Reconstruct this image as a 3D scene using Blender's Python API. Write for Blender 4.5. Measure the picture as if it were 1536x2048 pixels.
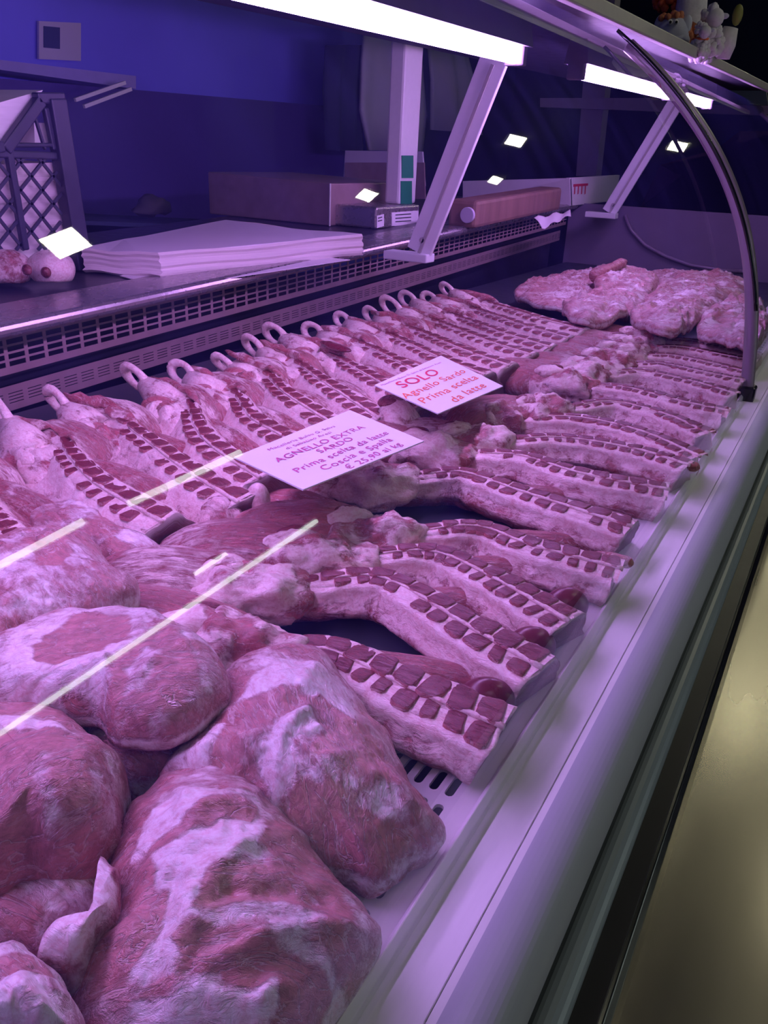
import bpy, math, random
import numpy as np
from mathutils import Vector, Matrix
random.seed(7); RNG=np.random.default_rng(7)
for o in list(bpy.data.objects): bpy.data.objects.remove(o)
SC=bpy.context.scene; COL=SC.collection
# ------------------------------------------------------------------ camera
CX,CY,F=768.,1024.,1600.
def _basis():
    r=math.radians(2.62); u=np.array([math.cos(r),math.sin(r)]); v=np.array([-math.sin(r),math.cos(r)])
    V=np.array([1765-CX,350-CY]); a=V@v
    Y=np.array([V[0],V[1],F]); Y/=np.linalg.norm(Y)
    d=F*F/(-a); Z=-np.array([v[0]*d,v[1]*d,F]); Z/=np.linalg.norm(Z)
    return np.cross(Y,Z),Y,Z
RX,RY,RZ=_basis()
CAM=np.array([0.,0.,1.22])
cd=bpy.data.cameras.new('camera'); cam=bpy.data.objects.new('camera',cd); COL.objects.link(cam)
right=Vector((RX[0],RY[0],RZ[0])); down=Vector((RX[1],RY[1],RZ[1])); fwd=Vector((RX[2],RY[2],RZ[2]))
m=Matrix.Identity(4)
for i in range(3): m[i][0]=right[i]; m[i][1]=-down[i]; m[i][2]=-fwd[i]; m[i][3]=CAM[i]
cam.matrix_world=m
cd.sensor_fit='VERTICAL'; cd.sensor_height=24.; cd.sensor_width=18.; cd.lens=F/2048*24; cd.clip_start=.01; cd.clip_end=60
SC.camera=cam
SC.view_settings.view_transform='Standard'; SC.view_settings.look='None'
SC.view_settings.exposure=0.0; SC.view_settings.gamma=1.0
SC.view_settings.use_curve_mapping=False
w=bpy.data.worlds.new('shop_ambient'); SC.world=w; w.use_nodes=True
w.node_tree.nodes['Background'].inputs[0].default_value=(.55,.65,1.,1); w.node_tree.nodes['Background'].inputs[1].default_value=.05
LAMP_COL=(.62,.31,1.0); LAMP_STR=73.0
SPOT_STR=60.0; STREAK_STR=13.0
# pixel of the photograph -> point on a plane of the place
def ray(px,py):
    c=np.array([px-CX,py-CY,F]); return np.array([c@RX,c@RY,c@RZ])/np.linalg.norm(c)
def onz(px,py,z): r=ray(px,py); return CAM+(z-CAM[2])/r[2]*r
def onx(px,py,x): r=ray(px,py); return CAM+(x-CAM[0])/r[0]*r
def ony(px,py,y): r=ray(px,py); return CAM+(y-CAM[1])/r[1]*r
WZ=.955
def wz(y): return WZ+.035*(y-1)
def rear(px,py,dz=0.):
    r=ray(px,py); c0=WZ+dz-.035; return CAM+(c0-CAM[2])/(r[2]-.035*r[1])*r
# ------------------------------------------------------------------ materials
def newmat(name):
    m=bpy.data.materials.new(name); m.use_nodes=True; nt=m.node_tree; nt.nodes.clear()
    out=nt.nodes.new('ShaderNodeOutputMaterial'); return m,nt,out
def N(nt,t,**k):
    n=nt.nodes.new(t)
    for a,b in k.items():
        if a.startswith('i_'): n.inputs[a[2:].replace('_',' ')].default_value=b
        else: setattr(n,a,b)
    return n
def simple(name,col,rough=.5,metal=0.,bump=.0,scale=40.,var=.12,stretch=(1,1,1),coat=0.,spec=.5,emis=None,estr=0.):
    m,nt,out=newmat(name); b=N(nt,'ShaderNodeBsdfPrincipled')
    b.inputs['Roughness'].default_value=rough; b.inputs['Metallic'].default_value=metal
    b.inputs['Coat Weight'].default_value=coat; b.inputs['Specular IOR Level'].default_value=spec
    tc=N(nt,'ShaderNodeTexCoord'); mp=N(nt,'ShaderNodeMapping'); mp.inputs['Scale'].default_value=stretch
    nt.links.new(tc.outputs['Object'],mp.inputs[0])
    nz=N(nt,'ShaderNodeTexNoise'); nz.inputs['Scale'].default_value=scale; nz.inputs['Detail'].default_value=5
    nt.links.new(mp.outputs[0],nz.inputs['Vector'])
    mr=N(nt,'ShaderNodeMapRange'); mr.inputs['To Min'].default_value=1-var; mr.inputs['To Max'].default_value=1+var
    nt.links.new(nz.outputs[0],mr.inputs[0])
    mx=N(nt,'ShaderNodeVectorMath',operation='SCALE'); mx.inputs[0].default_value=col[:3]
    nt.links.new(mr.outputs[0],mx.inputs['Scale']); nt.links.new(mx.outputs[0],b.inputs['Base Color'])
    mr2=N(nt,'ShaderNodeMapRange'); mr2.inputs['To Min'].default_value=max(0,rough-.08); mr2.inputs['To Max'].default_value=min(1,rough+.08)
    nt.links.new(nz.outputs[0],mr2.inputs[0]); nt.links.new(mr2.outputs[0],b.inputs['Roughness'])
    if bump:
        bp=N(nt,'ShaderNodeBump'); bp.inputs['Strength'].default_value=bump; bp.inputs['Distance'].default_value=.002
        nt.links.new(nz.outputs[0],bp.inputs['Height']); nt.links.new(bp.outputs[0],b.inputs['Normal'])
    if emis: b.inputs['Emission Color'].default_value=(*emis,1); b.inputs['Emission Strength'].default_value=estr
    nt.links.new(b.outputs[0],out.inputs[0]); return m
def emission(name,col,s):
    m,nt,out=newmat(name); e=N(nt,'ShaderNodeEmission'); e.inputs[0].default_value=(*col,1); e.inputs[1].default_value=s
    nt.links.new(e.outputs[0],out.inputs[0]); return m
def meat_material(name,muscle=(.46,.13,.14),fatc=(.82,.66,.60),marrow=(.17,.018,.027),rough=.30,sharp=(.30,.70),fibre=(.35,2.2,1),sinew=.55):
    """attributes: fat (0 muscle .. 1 fat), red (bone marrow / blood), fib (fibre coordinates in metres)"""
    m,nt,out=newmat(name); L=nt.links.new
    b=N(nt,'ShaderNodeBsdfPrincipled')
    af=N(nt,'ShaderNodeAttribute',attribute_name='fat'); ar=N(nt,'ShaderNodeAttribute',attribute_name='red'); fb=N(nt,'ShaderNodeAttribute',attribute_name='fib')
    def noise(scale,detail,src,sc=(1,1,1),rg=.6,dist=0.):
        mp=N(nt,'ShaderNodeMapping'); mp.inputs['Scale'].default_value=sc; L(src,mp.inputs[0])
        n=N(nt,'ShaderNodeTexNoise'); n.inputs['Scale'].default_value=scale; n.inputs['Detail'].default_value=detail; n.inputs['Roughness'].default_value=rg; n.inputs['Distortion'].default_value=dist
        L(mp.outputs[0],n.inputs['Vector']); return n.outputs[0]
    def math_(op,a,b_=None,c=None,clamp=False):
        n=N(nt,'ShaderNodeMath',operation=op); n.use_clamp=clamp
        for k,v in enumerate((a,b_,c)):
            if v is None: continue
            if isinstance(v,(int,float)): n.inputs[k].default_value=v
            else: L(v,n.inputs[k])
        return n.outputs[0]
    def remap(x,a,b_,c=0.,d=1.):
        r=N(nt,'ShaderNodeMapRange',interpolation_type='SMOOTHSTEP'); L(x,r.inputs[0])
        for k,v in zip(('From Min','From Max','To Min','To Max'),(a,b_,c,d)): r.inputs[k].default_value=v
        return r.outputs[0]
    V=fb.outputs['Vector']
    big=noise(38,7,V,(1,1,1),.68,.5); fibn=noise(75,5,V,fibre,.62,.5); fine=noise(330,4,V,(1,1,1),.65); mid=noise(120,5,V,(.7,1.3,1),.7,.8)
    t=math_('MULTIPLY_ADD',math_('SUBTRACT',big,.5),1.3,af.outputs['Fac'])
    t=math_('MULTIPLY_ADD',math_('SUBTRACT',fibn,.5),.75,t); t=math_('MULTIPLY_ADD',math_('SUBTRACT',mid,.5),.5,t)
    fac=remap(t,*sharp)
    fil=math_('ABSOLUTE',math_('SUBTRACT',noise(30,5,V,(.45,1.8,1),.6,1.0),.5)); fl=remap(fil,0,.022,sinew,0.)
    fil2=math_('ABSOLUTE',math_('SUBTRACT',noise(70,4,V,(.5,1.6,1),.6,.9),.5)); fl2=remap(fil2,0,.03,sinew*.3,0.)
    fac=math_('MAXIMUM',fac,math_('MAXIMUM',fl,fl2))
    c1=N(nt,'ShaderNodeMix',data_type='RGBA'); L(remap(mid,.3,.7),c1.inputs['Factor']); c1.inputs[6].default_value=(*[x*.70 for x in muscle],1); c1.inputs[7].default_value=(*[x*1.22 for x in muscle],1)
    c2=N(nt,'ShaderNodeMix',data_type='RGBA'); L(remap(math_('MULTIPLY_ADD',fine,.4,math_('MULTIPLY',mid,.6)),.32,.62),c2.inputs['Factor']); c2.inputs[6].default_value=(fatc[0]*.86,fatc[1]*.60,fatc[2]*.62,1); c2.inputs[7].default_value=(*[min(1,x*1.08) for x in fatc],1)
    mx=N(nt,'ShaderNodeMix',data_type='RGBA'); L(fac,mx.inputs['Factor']); L(c1.outputs[2],mx.inputs[6]); L(c2.outputs[2],mx.inputs[7])
    rs=remap(math_('MULTIPLY_ADD',math_('SUBTRACT',mid,.5),1.1,ar.outputs['Fac']),.38,.66)
    c3=N(nt,'ShaderNodeMix',data_type='RGBA'); L(fine,c3.inputs['Factor']); c3.inputs[6].default_value=(*[x*.45 for x in marrow],1); c3.inputs[7].default_value=(*[min(1,x*1.9) for x in marrow],1)
    mx2=N(nt,'ShaderNodeMix',data_type='RGBA'); L(rs,mx2.inputs['Factor']); L(mx.outputs[2],mx2.inputs[6]); L(c3.outputs[2],mx2.inputs[7])
    L(mx2.outputs[2],b.inputs['Base Color'])
    L(remap(big,.3,.7,rough-.10,rough+.22),b.inputs['Roughness'])
    b.inputs['Specular IOR Level'].default_value=.6; b.inputs['Coat Weight'].default_value=.35; b.inputs['Coat Roughness'].default_value=.09
    h=math_('MULTIPLY_ADD',fibn,.6,math_('MULTIPLY',fine,.12)); h=math_('MULTIPLY_ADD',fac,.55,h); h=math_('MULTIPLY_ADD',mid,.7,h)
    bp=N(nt,'ShaderNodeBump'); bp.inputs['Strength'].default_value=.9; bp.inputs['Distance'].default_value=.0026; L(h,bp.inputs['Height']); L(bp.outputs[0],b.inputs['Normal']); L(bp.outputs[0],b.inputs['Coat Normal'])
    L(b.outputs[0],out.inputs[0]); return m
M={}
M['meat']=meat_material('lamb_meat',fatc=(.86,.70,.66))
M['bone']=meat_material('vertebra_marrow',rough=.42)
M['shoulder']=meat_material('lamb_shoulder_meat',muscle=(.50,.20,.20),fatc=(.84,.76,.76),sharp=(.28,.74),sinew=.45,fibre=(.22,1.6,1))
M['steel']=simple('satin_steel',(.72,.70,.70),.38,.0,.04,60,.06)
M['sill']=simple('painted_sill',(.80,.80,.82),.5,.0,.03,300,.04,(1,.15,1),spec=.3)
M['brush']=simple('brushed_steel',(.46,.43,.34),.26,1.,.25,9,.25,(1,.2,1))
M['rear_steel']=simple('stained_steel',(.36,.24,.24),.38,.25,.08,25,.25)
M['rail']=simple('rail_steel',(.42,.38,.38),.28,.7,.03,40,.12)
M['dark']=simple('black_plastic',(.012,.012,.018),.4)
M['black']=simple('black_trim',(.006,.007,.012),.22)
M['deck']=simple('dark_tray',(.03,.035,.045),.45,.0,.05,20,.3)
M['bumper']=simple('grey_bumper',(.42,.45,.50),.42,.0,.02,90,.05,(1,.1,1),spec=.3)
M['bumper2']=simple('grey_bumper_strip',(.30,.36,.40),.34,.0,.02,90,.06,(1,.1,1),coat=.2)
M['white_plastic']=simple('white_laminate',(.86,.86,.88),.42,var=.03,scale=12)
M['paper']=simple('butcher_paper',(.86,.80,.82),.7,var=.05,scale=8,bump=.1)
M['paper_edge']=simple('paper_edges',(.80,.70,.68),.8,var=.30,scale=40,stretch=(.02,.02,16),bump=.3)
M['crate']=simple('crate_plastic',(.035,.03,.07),.42,var=.2,bump=.1)
M['red_ink']=simple('red_ink',(.72,.04,.10),.6)
M['dark_ink']=simple('maroon_ink',(.55,.07,.28),.6)
M['orange_ink']=simple('orange_ink',(.85,.16,.06),.6)
M['green']=simple('green_label',(.0,.20,.09),.5)
M['wood']=simple('end_grain_wood',(.27,.15,.11),.6,bump=.2,var=.5,scale=30,stretch=(1,1.0,.12))
M['card']=simple('white_cardboard',(.86,.82,.84),.75,var=.06)
M['hazed_blue_wall']=simple('flare_blue_wall',(.20,.19,.95),.7,var=.08,scale=3)  # pale blue wall, saturated so its colour carries the lens-flare haze
M['navy']=simple('navy_wall',(.03,.04,.11),.8,var=.15,scale=3)
M['pale']=simple('pale_panel',(.55,.50,.62),.6,var=.06,scale=5)
M['coat']=simple('white_cotton',(.62,.60,.70),.85,var=.08,scale=12,bump=.2)
M['kidney']=simple('kidney',(.17,.03,.045),.30,var=.3,scale=60,bump=.15)
M['worktop']=simple('dark_steel_worktop',(.05,.045,.06),.35,.3,.03,40,.2)
M['fixture']=simple('lamp_housing',(.20,.18,.22),.5)
M['gasket']=simple('rubber_gasket',(.24,.18,.25),.35)
M['canopy']=simple('canopy_edge',(.48,.45,.43),.5)
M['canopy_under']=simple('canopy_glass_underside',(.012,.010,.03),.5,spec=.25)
M['wool']=simple('wool_ceramic',(.74,.68,.74),.7,bump=.5,scale=120,var=.2)
M['orange_wool']=simple('orange_wool',(.62,.20,.10),.7,bump=.5,scale=120,var=.3)
M['rust_wool']=simple('rust_flower',(.70,.11,.05),.7,bump=.5,scale=100,var=.4)
M['face']=simple('grey_face',(.55,.54,.68),.45)
M['floor']=simple('floor_tile',(.05,.05,.05),.5)
M['lamp']=emission('pink_violet_tube',LAMP_COL,LAMP_STR)
M['spot']=emission('warm_white_led',(1.,.95,.70),SPOT_STR)
M['streak']=emission('cool_white_tube',(.86,1.,.90),STREAK_STR)
def glass():
    m,nt,out=newmat('curved_display_glass'); L=nt.links.new
    lw=N(nt,'ShaderNodeLayerWeight'); lw.inputs['Blend'].default_value=.5
    pw=N(nt,'ShaderNodeMath',operation='POWER'); L(lw.outputs['Facing'],pw.inputs[0]); pw.inputs[1].default_value=5.
    ma=N(nt,'ShaderNodeMath',operation='MULTIPLY_ADD'); L(pw.outputs[0],ma.inputs[0]); ma.inputs[1].default_value=.65; ma.inputs[2].default_value=.035; ma.use_clamp=True
    tr=N(nt,'ShaderNodeBsdfTransparent'); tr.inputs[0].default_value=(.97,.98,.99,1)
    gl=N(nt,'ShaderNodeBsdfGlossy'); gl.inputs['Roughness'].default_value=.015; gl.inputs[0].default_value=(1,1,1,1)
    # smeared film of grease on the pane, tinted blue to paint in lens-flare haze
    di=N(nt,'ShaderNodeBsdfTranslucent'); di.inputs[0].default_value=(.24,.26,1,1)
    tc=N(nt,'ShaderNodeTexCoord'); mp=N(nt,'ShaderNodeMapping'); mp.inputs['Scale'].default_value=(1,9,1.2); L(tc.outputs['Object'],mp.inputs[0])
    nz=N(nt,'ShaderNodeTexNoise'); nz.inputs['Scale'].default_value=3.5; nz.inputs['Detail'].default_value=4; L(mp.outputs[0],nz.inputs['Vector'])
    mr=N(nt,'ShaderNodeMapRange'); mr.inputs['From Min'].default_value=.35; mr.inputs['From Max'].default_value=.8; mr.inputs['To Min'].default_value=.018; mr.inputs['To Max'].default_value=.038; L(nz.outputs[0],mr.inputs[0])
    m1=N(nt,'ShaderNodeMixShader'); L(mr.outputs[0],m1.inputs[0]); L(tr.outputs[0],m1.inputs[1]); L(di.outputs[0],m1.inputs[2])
    m2=N(nt,'ShaderNodeMixShader'); L(ma.outputs[0],m2.inputs[0]); L(m1.outputs[0],m2.inputs[1]); L(gl.outputs[0],m2.inputs[2])
    L(m2.outputs[0],out.inputs[0]); return m
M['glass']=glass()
# ------------------------------------------------------------------ object helpers
def tag(o,label=None,cat=None,group=None,kind=None):
    if label: o['label']=label
    if cat: o['category']=cat
    if group: o['group']=group
    if kind: o['kind']=kind
    return o
def empty(name,loc,label,cat,group=None):
    o=bpy.data.objects.new(name,None); o.location=tuple(float(a) for a in loc); o.empty_display_size=.02; COL.objects.link(o)
    return tag(o,label,cat,group)
def worldpos(o):
    p=np.zeros(3)
    while o is not None: p=p+np.array(o.location); o=o.parent
    return p
def mk(name,V,Fc,mat,parent=None,smooth=True,attrs=None,mats=None,fmi=None,loc=None):
    """V in world coordinates"""
    V=np.asarray(V,float); me=bpy.data.meshes.new(name)
    if parent is not None: org=worldpos(parent); ol=np.zeros(3)
    else:
        org=np.array(loc,float) if loc is not None else np.array([(V[:,0].min()+V[:,0].max())/2,(V[:,1].min()+V[:,1].max())/2,V[:,2].min()]); ol=org
    me.from_pydata([tuple(p) for p in (V-org)],[],[tuple(int(a) for a in f) for f in Fc])
    if mats:
        for mm in mats: me.materials.append(mm)
        me.polygons.foreach_set('material_index',np.asarray(fmi,dtype=np.int32))
    else: me.materials.append(mat)
    if smooth: me.polygons.foreach_set('use_smooth',np.ones(len(me.polygons),dtype=bool))
    if attrs:
        for k,v in attrs.items():
            v=np.asarray(v,float)
            if v.ndim==1:
                a=me.attributes.new(k,'FLOAT','POINT'); a.data.foreach_set('value',v.astype(np.float32))
            else:
                a=me.attributes.new(k,'FLOAT_VECTOR','POINT'); a.data.foreach_set('vector',v.astype(np.float32).ravel())
    me.update(); o=bpy.data.objects.new(name,me); o.location=tuple(ol); COL.objects.link(o)
    if parent is not None: o.parent=parent
    return o
class MB:
    """collects boxes, tubes and prisms into one mesh"""
    def __init__(s): s.v=[]; s.f=[]
    def add(s,v,f):
        n=len(s.v); s.v+= [tuple(p) for p in v]; s.f+=[tuple(a+n for a in q) for q in f]
    def box(s,c,d,R=None):
        c=np.array(c,float); h=np.array(d,float)/2
        P=np.array([[x,y,z] for x in(-1,1) for y in(-1,1) for z in(-1,1)])*h
        if R is not None: P=P@np.array(R).T
        s.add(P+c,[(0,1,3,2),(4,6,7,5),(0,4,5,1),(2,3,7,6),(0,2,6,4),(1,5,7,3)])
    def hexa(s,b,t):
        """b,t four points each, same winding"""
        s.add(list(b)+list(t),[(3,2,1,0),(4,5,6,7),(0,1,5,4),(1,2,6,5),(2,3,7,6),(3,0,4,7)])
    def bar(s,a,b,wd,th,up=(0,0,1)):
        a=np.array(a,float); b=np.array(b,float); T=b-a; T/=np.linalg.norm(T); S=np.cross(T,up); S/=np.linalg.norm(S)+1e-9; U=np.cross(S,T)
        q=[(-1,-1),(1,-1),(1,1),(-1,1)]
        s.hexa([a+S*wd/2*i+U*th/2*j for i,j in q],[b+S*wd/2*i+U*th/2*j for i,j in q])
    def tube(s,pts,r,n=10,cap=True):
        pts=np.array(pts,float); r=np.broadcast_to(r,(len(pts),)); base=len(s.v); up=np.array([0,0,1.]); V=[]
        for i,p in enumerate(pts):
            T=pts[min(i+1,len(pts)-1)]-pts[max(i-1,0)]; T/=np.linalg.norm(T)+1e-12
            if abs(T@up)>.98: up=np.array([0,1.,0])
            S=np.cross(T,up); S/=np.linalg.norm(S)+1e-9; U=np.cross(S,T)
            for k in range(n): a=2*math.pi*k/n; V.append(p+r[i]*(math.cos(a)*S+math.sin(a)*U))
        Fc=[(i*n+k,i*n+(k+1)%n,(i+1)*n+(k+1)%n,(i+1)*n+k) for i in range(len(pts)-1) for k in range(n)]
        if cap: Fc.append(tuple(range(n))[::-1]); Fc.append(tuple((len(pts)-1)*n+k for k in range(n)))
        s.add(V,Fc)
    def prism_y(s,prof,y0,y1,zs=0.,steps=1,zref=0.,closed=True):
        """profile (x,z) swept along y; zs = rise of z per metre"""
        n=len(prof); ys=np.linspace(y0,y1,steps+1); V=[(x,y,z+zs*(y-zref)) for y in ys for x,z in prof]
        rng=n if closed else n-1
        Fc=[(i*n+k,i*n+(k+1)%n,(i+1)*n+(k+1)%n,(i+1)*n+k) for i in range(steps) for k in range(rng)]
        if closed: Fc+= [tuple(range(n))[::-1],tuple(steps*n+k for k in range(n))]
        s.add(V,Fc)
    def build(s,name,mat,parent=None,smooth=False,bevel=0.,loc=None):
        o=mk(name,s.v,s.f,mat,parent,smooth,loc=loc)
        if bevel:
            b=o.modifiers.new('bevel','BEVEL'); b.width=bevel; b.segments=2; b.limit_method='ANGLE'; b.angle_limit=.6
        return o
# noise -------------------------------------------------------------
_G=np.random.default_rng(3).random(65536)
def vnoise(P):
    P=np.asarray(P,float); i=np.floor(P).astype(np.int64); f=P-i; f=f*f*(3-2*f); r=0
    for dx in(0,1):
        for dy in(0,1):
            for dz in(0,1):
                h=((i[:,0]+dx)*73856093 ^ (i[:,1]+dy)*19349663 ^ (i[:,2]+dz)*83492791)&65535
                wt=(f[:,0] if dx else 1-f[:,0])*(f[:,1] if dy else 1-f[:,1])*(f[:,2] if dz else 1-f[:,2]); r=r+_G[h]*wt
    return r
def fbm(P,scale,oct=3,seed=0.):
    P=np.asarray(P,float)*scale+seed*17.31; a=1.;s=0.;n=0.
    for k in range(oct): s=s+a*(vnoise(P+k*5.17)-.5)*2; n+=a; a*=.5; P=P*2.03
    return s/n
def catmull(P,n,closed=False):
    P=np.asarray(P,float); m=len(P)
    if closed: Q=np.vstack([P[-1],P,P[0],P[1]]); segs=m
    else: Q=np.vstack([2*P[0]-P[1],P,2*P[-1]-P[-2]]); segs=m-1
    out=[]
    for t in np.linspace(0,segs,n,endpoint=not closed):
        k=min(int(t),segs-1); u=t-k; a,b,c,d=Q[k],Q[k+1],Q[k+2],Q[k+3]
        out.append(.5*((2*b)+(-a+c)*u+(2*a-5*b+4*c-d)*u*u+(-a+3*b-3*c+d)*u**3))
    out=np.array(out)
    # resample by arc length
    R=np.vstack([out,out[:1]]) if closed else out
    d=np.r_[0,np.cumsum(np.linalg.norm(np.diff(R,axis=0),axis=1))]
    s=np.linspace(0,d[-1],n,endpoint=not closed)
    return np.stack([np.interp(s,d,R[:,j]) for j in range(R.shape[1])],1)
def segdist(P,A,B):
    d=B-A; t=np.clip(((P-A)@d)/(d@d+1e-12),0,1); return np.linalg.norm(P-(A+t[:,None]*d),axis=1)
def polydist(P,Q,closed):
    n=len(Q); D=np.full(len(P),1e9)
    for k in range(n if closed else n-1): D=np.minimum(D,segdist(P,Q[k],Q[(k+1)%n]))
    return D
def inside(P,Q):
    r=np.zeros(len(P),bool); n=len(Q)
    for k in range(n):
        a=Q[k]; b=Q[(k+1)%n]; c=(a[1]>P[:,1])!=(b[1]>P[:,1])
        x=(b[0]-a[0])*(P[:,1]-a[1])/(b[1]-a[1]+1e-12)+a[0]; r^= c&(P[:,0]<x)
    return r
def sstep(x,a,b): t=np.clip((x-a)/(b-a),0,1); return t*t*(3-2*t)
# ------------------------------------------------------------------ setting
DECK=.797; YN,YF=-.45,3.74
mb=MB(); mb.box((0,2.5,-.01),(8,9,.02)); tag(mb.build('floor',M['floor']),kind='structure')
mb=MB(); mb.box((0,2.5,3.0),(8,9,.02)); tag(mb.build('ceiling',M['navy']),kind='structure')
mb=MB(); mb.box((-2.81,1.6,1.5),(.02,7.1,3.)); tag(mb.build('wall_left',M['hazed_blue_wall']),kind='structure')
mb=MB(); mb.box((-2.81,6.1,1.5),(.02,1.9,3.)); tag(mb.build('wall_back',M['navy']),kind='structure')
mb=MB(); mb.box((0,7.0,1.5),(8,.02,3.)); tag(mb.build('wall_far',M['navy']),kind='structure')
# ------------------------------------------------------------------ the counter
case=empty('display_counter',(-.6,1.65,0),'long refrigerated butcher counter with curved glass front, lavender steel sill and grilled rear','display counter')
P=case
mb=MB(); mb.box((-.69,1.65,DECK-.02),(.94,4.15,.04)); mb.build('tray_floor',M['deck'],P)
# perforated front strip: a sheet with real slots
def slot_strip():
    V=[];Fc=[]; z=DECK+.008; K=12
    def cell(x0,x1,y0,y1,slot):
        n=len(V); cx,cy=(x0+x1)/2,(y0+y1)/2
        if not slot: V.extend([(x0,y0,z),(x1,y0,z),(x1,y1,z),(x0,y1,z)]); Fc.append((n,n+1,n+2,n+3)); return
        l,r=slot; inn=[(cx+r*math.cos(a),cy+l+r*math.sin(a)) for a in np.linspace(0,math.pi,6)]+[(cx+r*math.cos(a),cy-l+r*math.sin(a)) for a in np.linspace(math.pi,2*math.pi,6)]
        hy=(y1-y0)/2; hx=(x1-x0)/2
        out=[(x1,cy+l),(x1,y1),(cx+hx*.3,y1),(cx-hx*.3,y1),(x0,y1),(x0,cy+l),(x0,cy-l),(x0,y0),(cx-hx*.3,y0),(cx+hx*.3,y0),(x1,y0),(x1,cy-l)]
        V.extend([(a_,b_,z) for a_,b_ in out]+[(a_,b_,z) for a_,b_ in inn]+[(a_,b_,z-.003) for a_,b_ in inn])
        for k in range(K): j=(k+1)%K; Fc.append((n+k,n+j,n+K+j,n+K+k)); Fc.append((n+K+k,n+K+j,n+2*K+j,n+2*K+k))
    y=-.4
    while y<2.6:
        cell(-.157,-.134,y,y+.0335,None); cell(-.228,-.2195,y,y+.0335,None)
        for k in range(5): cell(-.2195+k*.0125,-.2195+(k+1)*.0125,y,y+.0335,(.0085,.0034))
        y+=.0335
    cell(-.228,-.134,y,YF,None)
    mk('perforated_strip',V,Fc,M['steel'],P,False)
slot_strip()
mb=MB(); mb.prism_y([(-.142,DECK-.03),(-.142,DECK+.012),(-.1385,DECK+.0165),(-.134,DECK+.012),(-.134,DECK-.03)],YN,YF,steps=1); mb.build('strip_lip',M['steel'],P,bevel=.001)
zs=DECK+.004
sill=[(-.134,zs-.03),(-.134,zs),(-.1040,zs+.0005),(-.1034,zs-.002),(-.1028,zs+.0005),(-.098,zs),(-.098,zs-.03)]
mb=MB(); mb.prism_y(sill,YN,YF+.1,steps=1); mb.build('front_sill',M['sill'],P,bevel=.0)
def arc(cx,cz,r,a0,a1,n): return [(cx+r*math.cos(math.radians(a)),cz+r*math.sin(math.radians(a))) for a in np.linspace(a0,a1,n)]
mb=MB(); mb.prism_y([(-.100,zs-.04),(-.0985,zs)]+[(x,z) for x,z in arc(-.0975,zs-.036,.036,88,-30,22)]+[(-.08,zs-.06)],YN,YF+.1); o=mb.build('bumper',M['bumper'],P,smooth=False)
mb=MB(); mb.prism_y([(-.095,zs-.05),(-.066,zs-.055),(-.064,zs-.085),(-.095,zs-.085)],YN,YF+.1); mb.build('bumper_channel',M['black'],P)
mb=MB(); mb.prism_y(arc(-.0575,zs-.088,.0115,150,-60,12)+[(-.08,zs-.10),(-.08,zs-.08)],YN,YF+.1); mb.build('lower_bumper_strip',M['bumper2'],P)
mb=MB(); mb.prism_y([(-.07,zs-.095),(-.049,zs-.094),(-.046,zs-.10),(-.027,zs-.104),(-.0225,zs-.11),(-.0235,.53),(-.07,.53)],YN,YF+.1); mb.build('black_kick_trim',M['black'],P,bevel=.001)
mb=MB(); mb.prism_y([(-.06,.545),(.55,.540),(.55,.50),(-.06,.50)],YN-.3,YF+.1); mb.build('bag_shelf',M['brush'],P)
mb=MB(); mb.box((-.55,1.65,.36),(1.04,4.2,.70)); mb.build('base_cabinet',M['dark'],P)
# rear structure
def slope_prism(name,prof,mat,y0=YN,y1=YF-.06,bevel=0,smooth=False):
    mb=MB(); mb.prism_y(prof,y0,y1,zs=.035,zref=1.,steps=1); return mb.build(name,mat,P,bevel=bevel,smooth=smooth)
def grille(name,x,z0,z1,y0,y1,pitch,gap,rows,barz,mat,group=None):
    """sheet with rows of real rectangular slots; a wider bar every group"""
    Y=[y0]; y=y0; k=0
    while y<y1:
        Y+= [y+gap,y+pitch]; y+=pitch; k+=1
    slots_h=(z1-z0-2*.012-(rows-1)*barz)/rows
    Z=[z0,z0+.012]
    for r in range(rows): Z+=[Z[-1]+slots_h]; Z+=[Z[-1]+(barz if r<rows-1 else .012)]
    V=[];Fc=[];nz=len(Z)
    for yy in Y:
        for zz in Z: V.append((x,yy,zz+.035*(yy-1)))
    for i in range(len(Y)-1):
        for j in range(nz-1):
            hole=(i%2==1) and (j%2==1)
            if not hole: Fc.append((i*nz+j,(i+1)*nz+j,(i+1)*nz+j+1,i*nz+j+1))
    o=mk(name,V,Fc,mat,P,False); s=o.modifiers.new('thickness','SOLIDIFY'); s.thickness=.0015; return o
XR=-1.165
grille('upper_air_grille',XR,.868,.936,-.3,YF-.1,.0385,.007,4,.0035,M['rear_steel'])
grille('lower_air_grille',XR-.02,.800,.842,-.3,YF-.1,.0385,.010,4,.0035,M['rear_steel'])
mb=MB(); mb.box((XR-.08,1.6,.84),(.05,4.1,.16)); mb.build('rear_duct',M['dark'],P)
slope_prism('rear_rail',[(XR-.1,.930),(XR,.930),(XR+.030,.936)]+[(XR+.030+.012*math.sin(a),.948-.012*math.cos(a)) for a in np.linspace(.4,math.pi,7)]+[(XR-.1,.958)],M['rail'],bevel=.001)
slope_prism('worktop',[(XR-.75,.93),(XR-.09,.93),(XR-.09,.953),(XR-.75,.953)],M['worktop'])
slope_prism('worktop_front',[(XR-.092,.94),(XR+.015,.94),(XR+.015,.953),(XR-.092,.953)],M['rail'])
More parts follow.
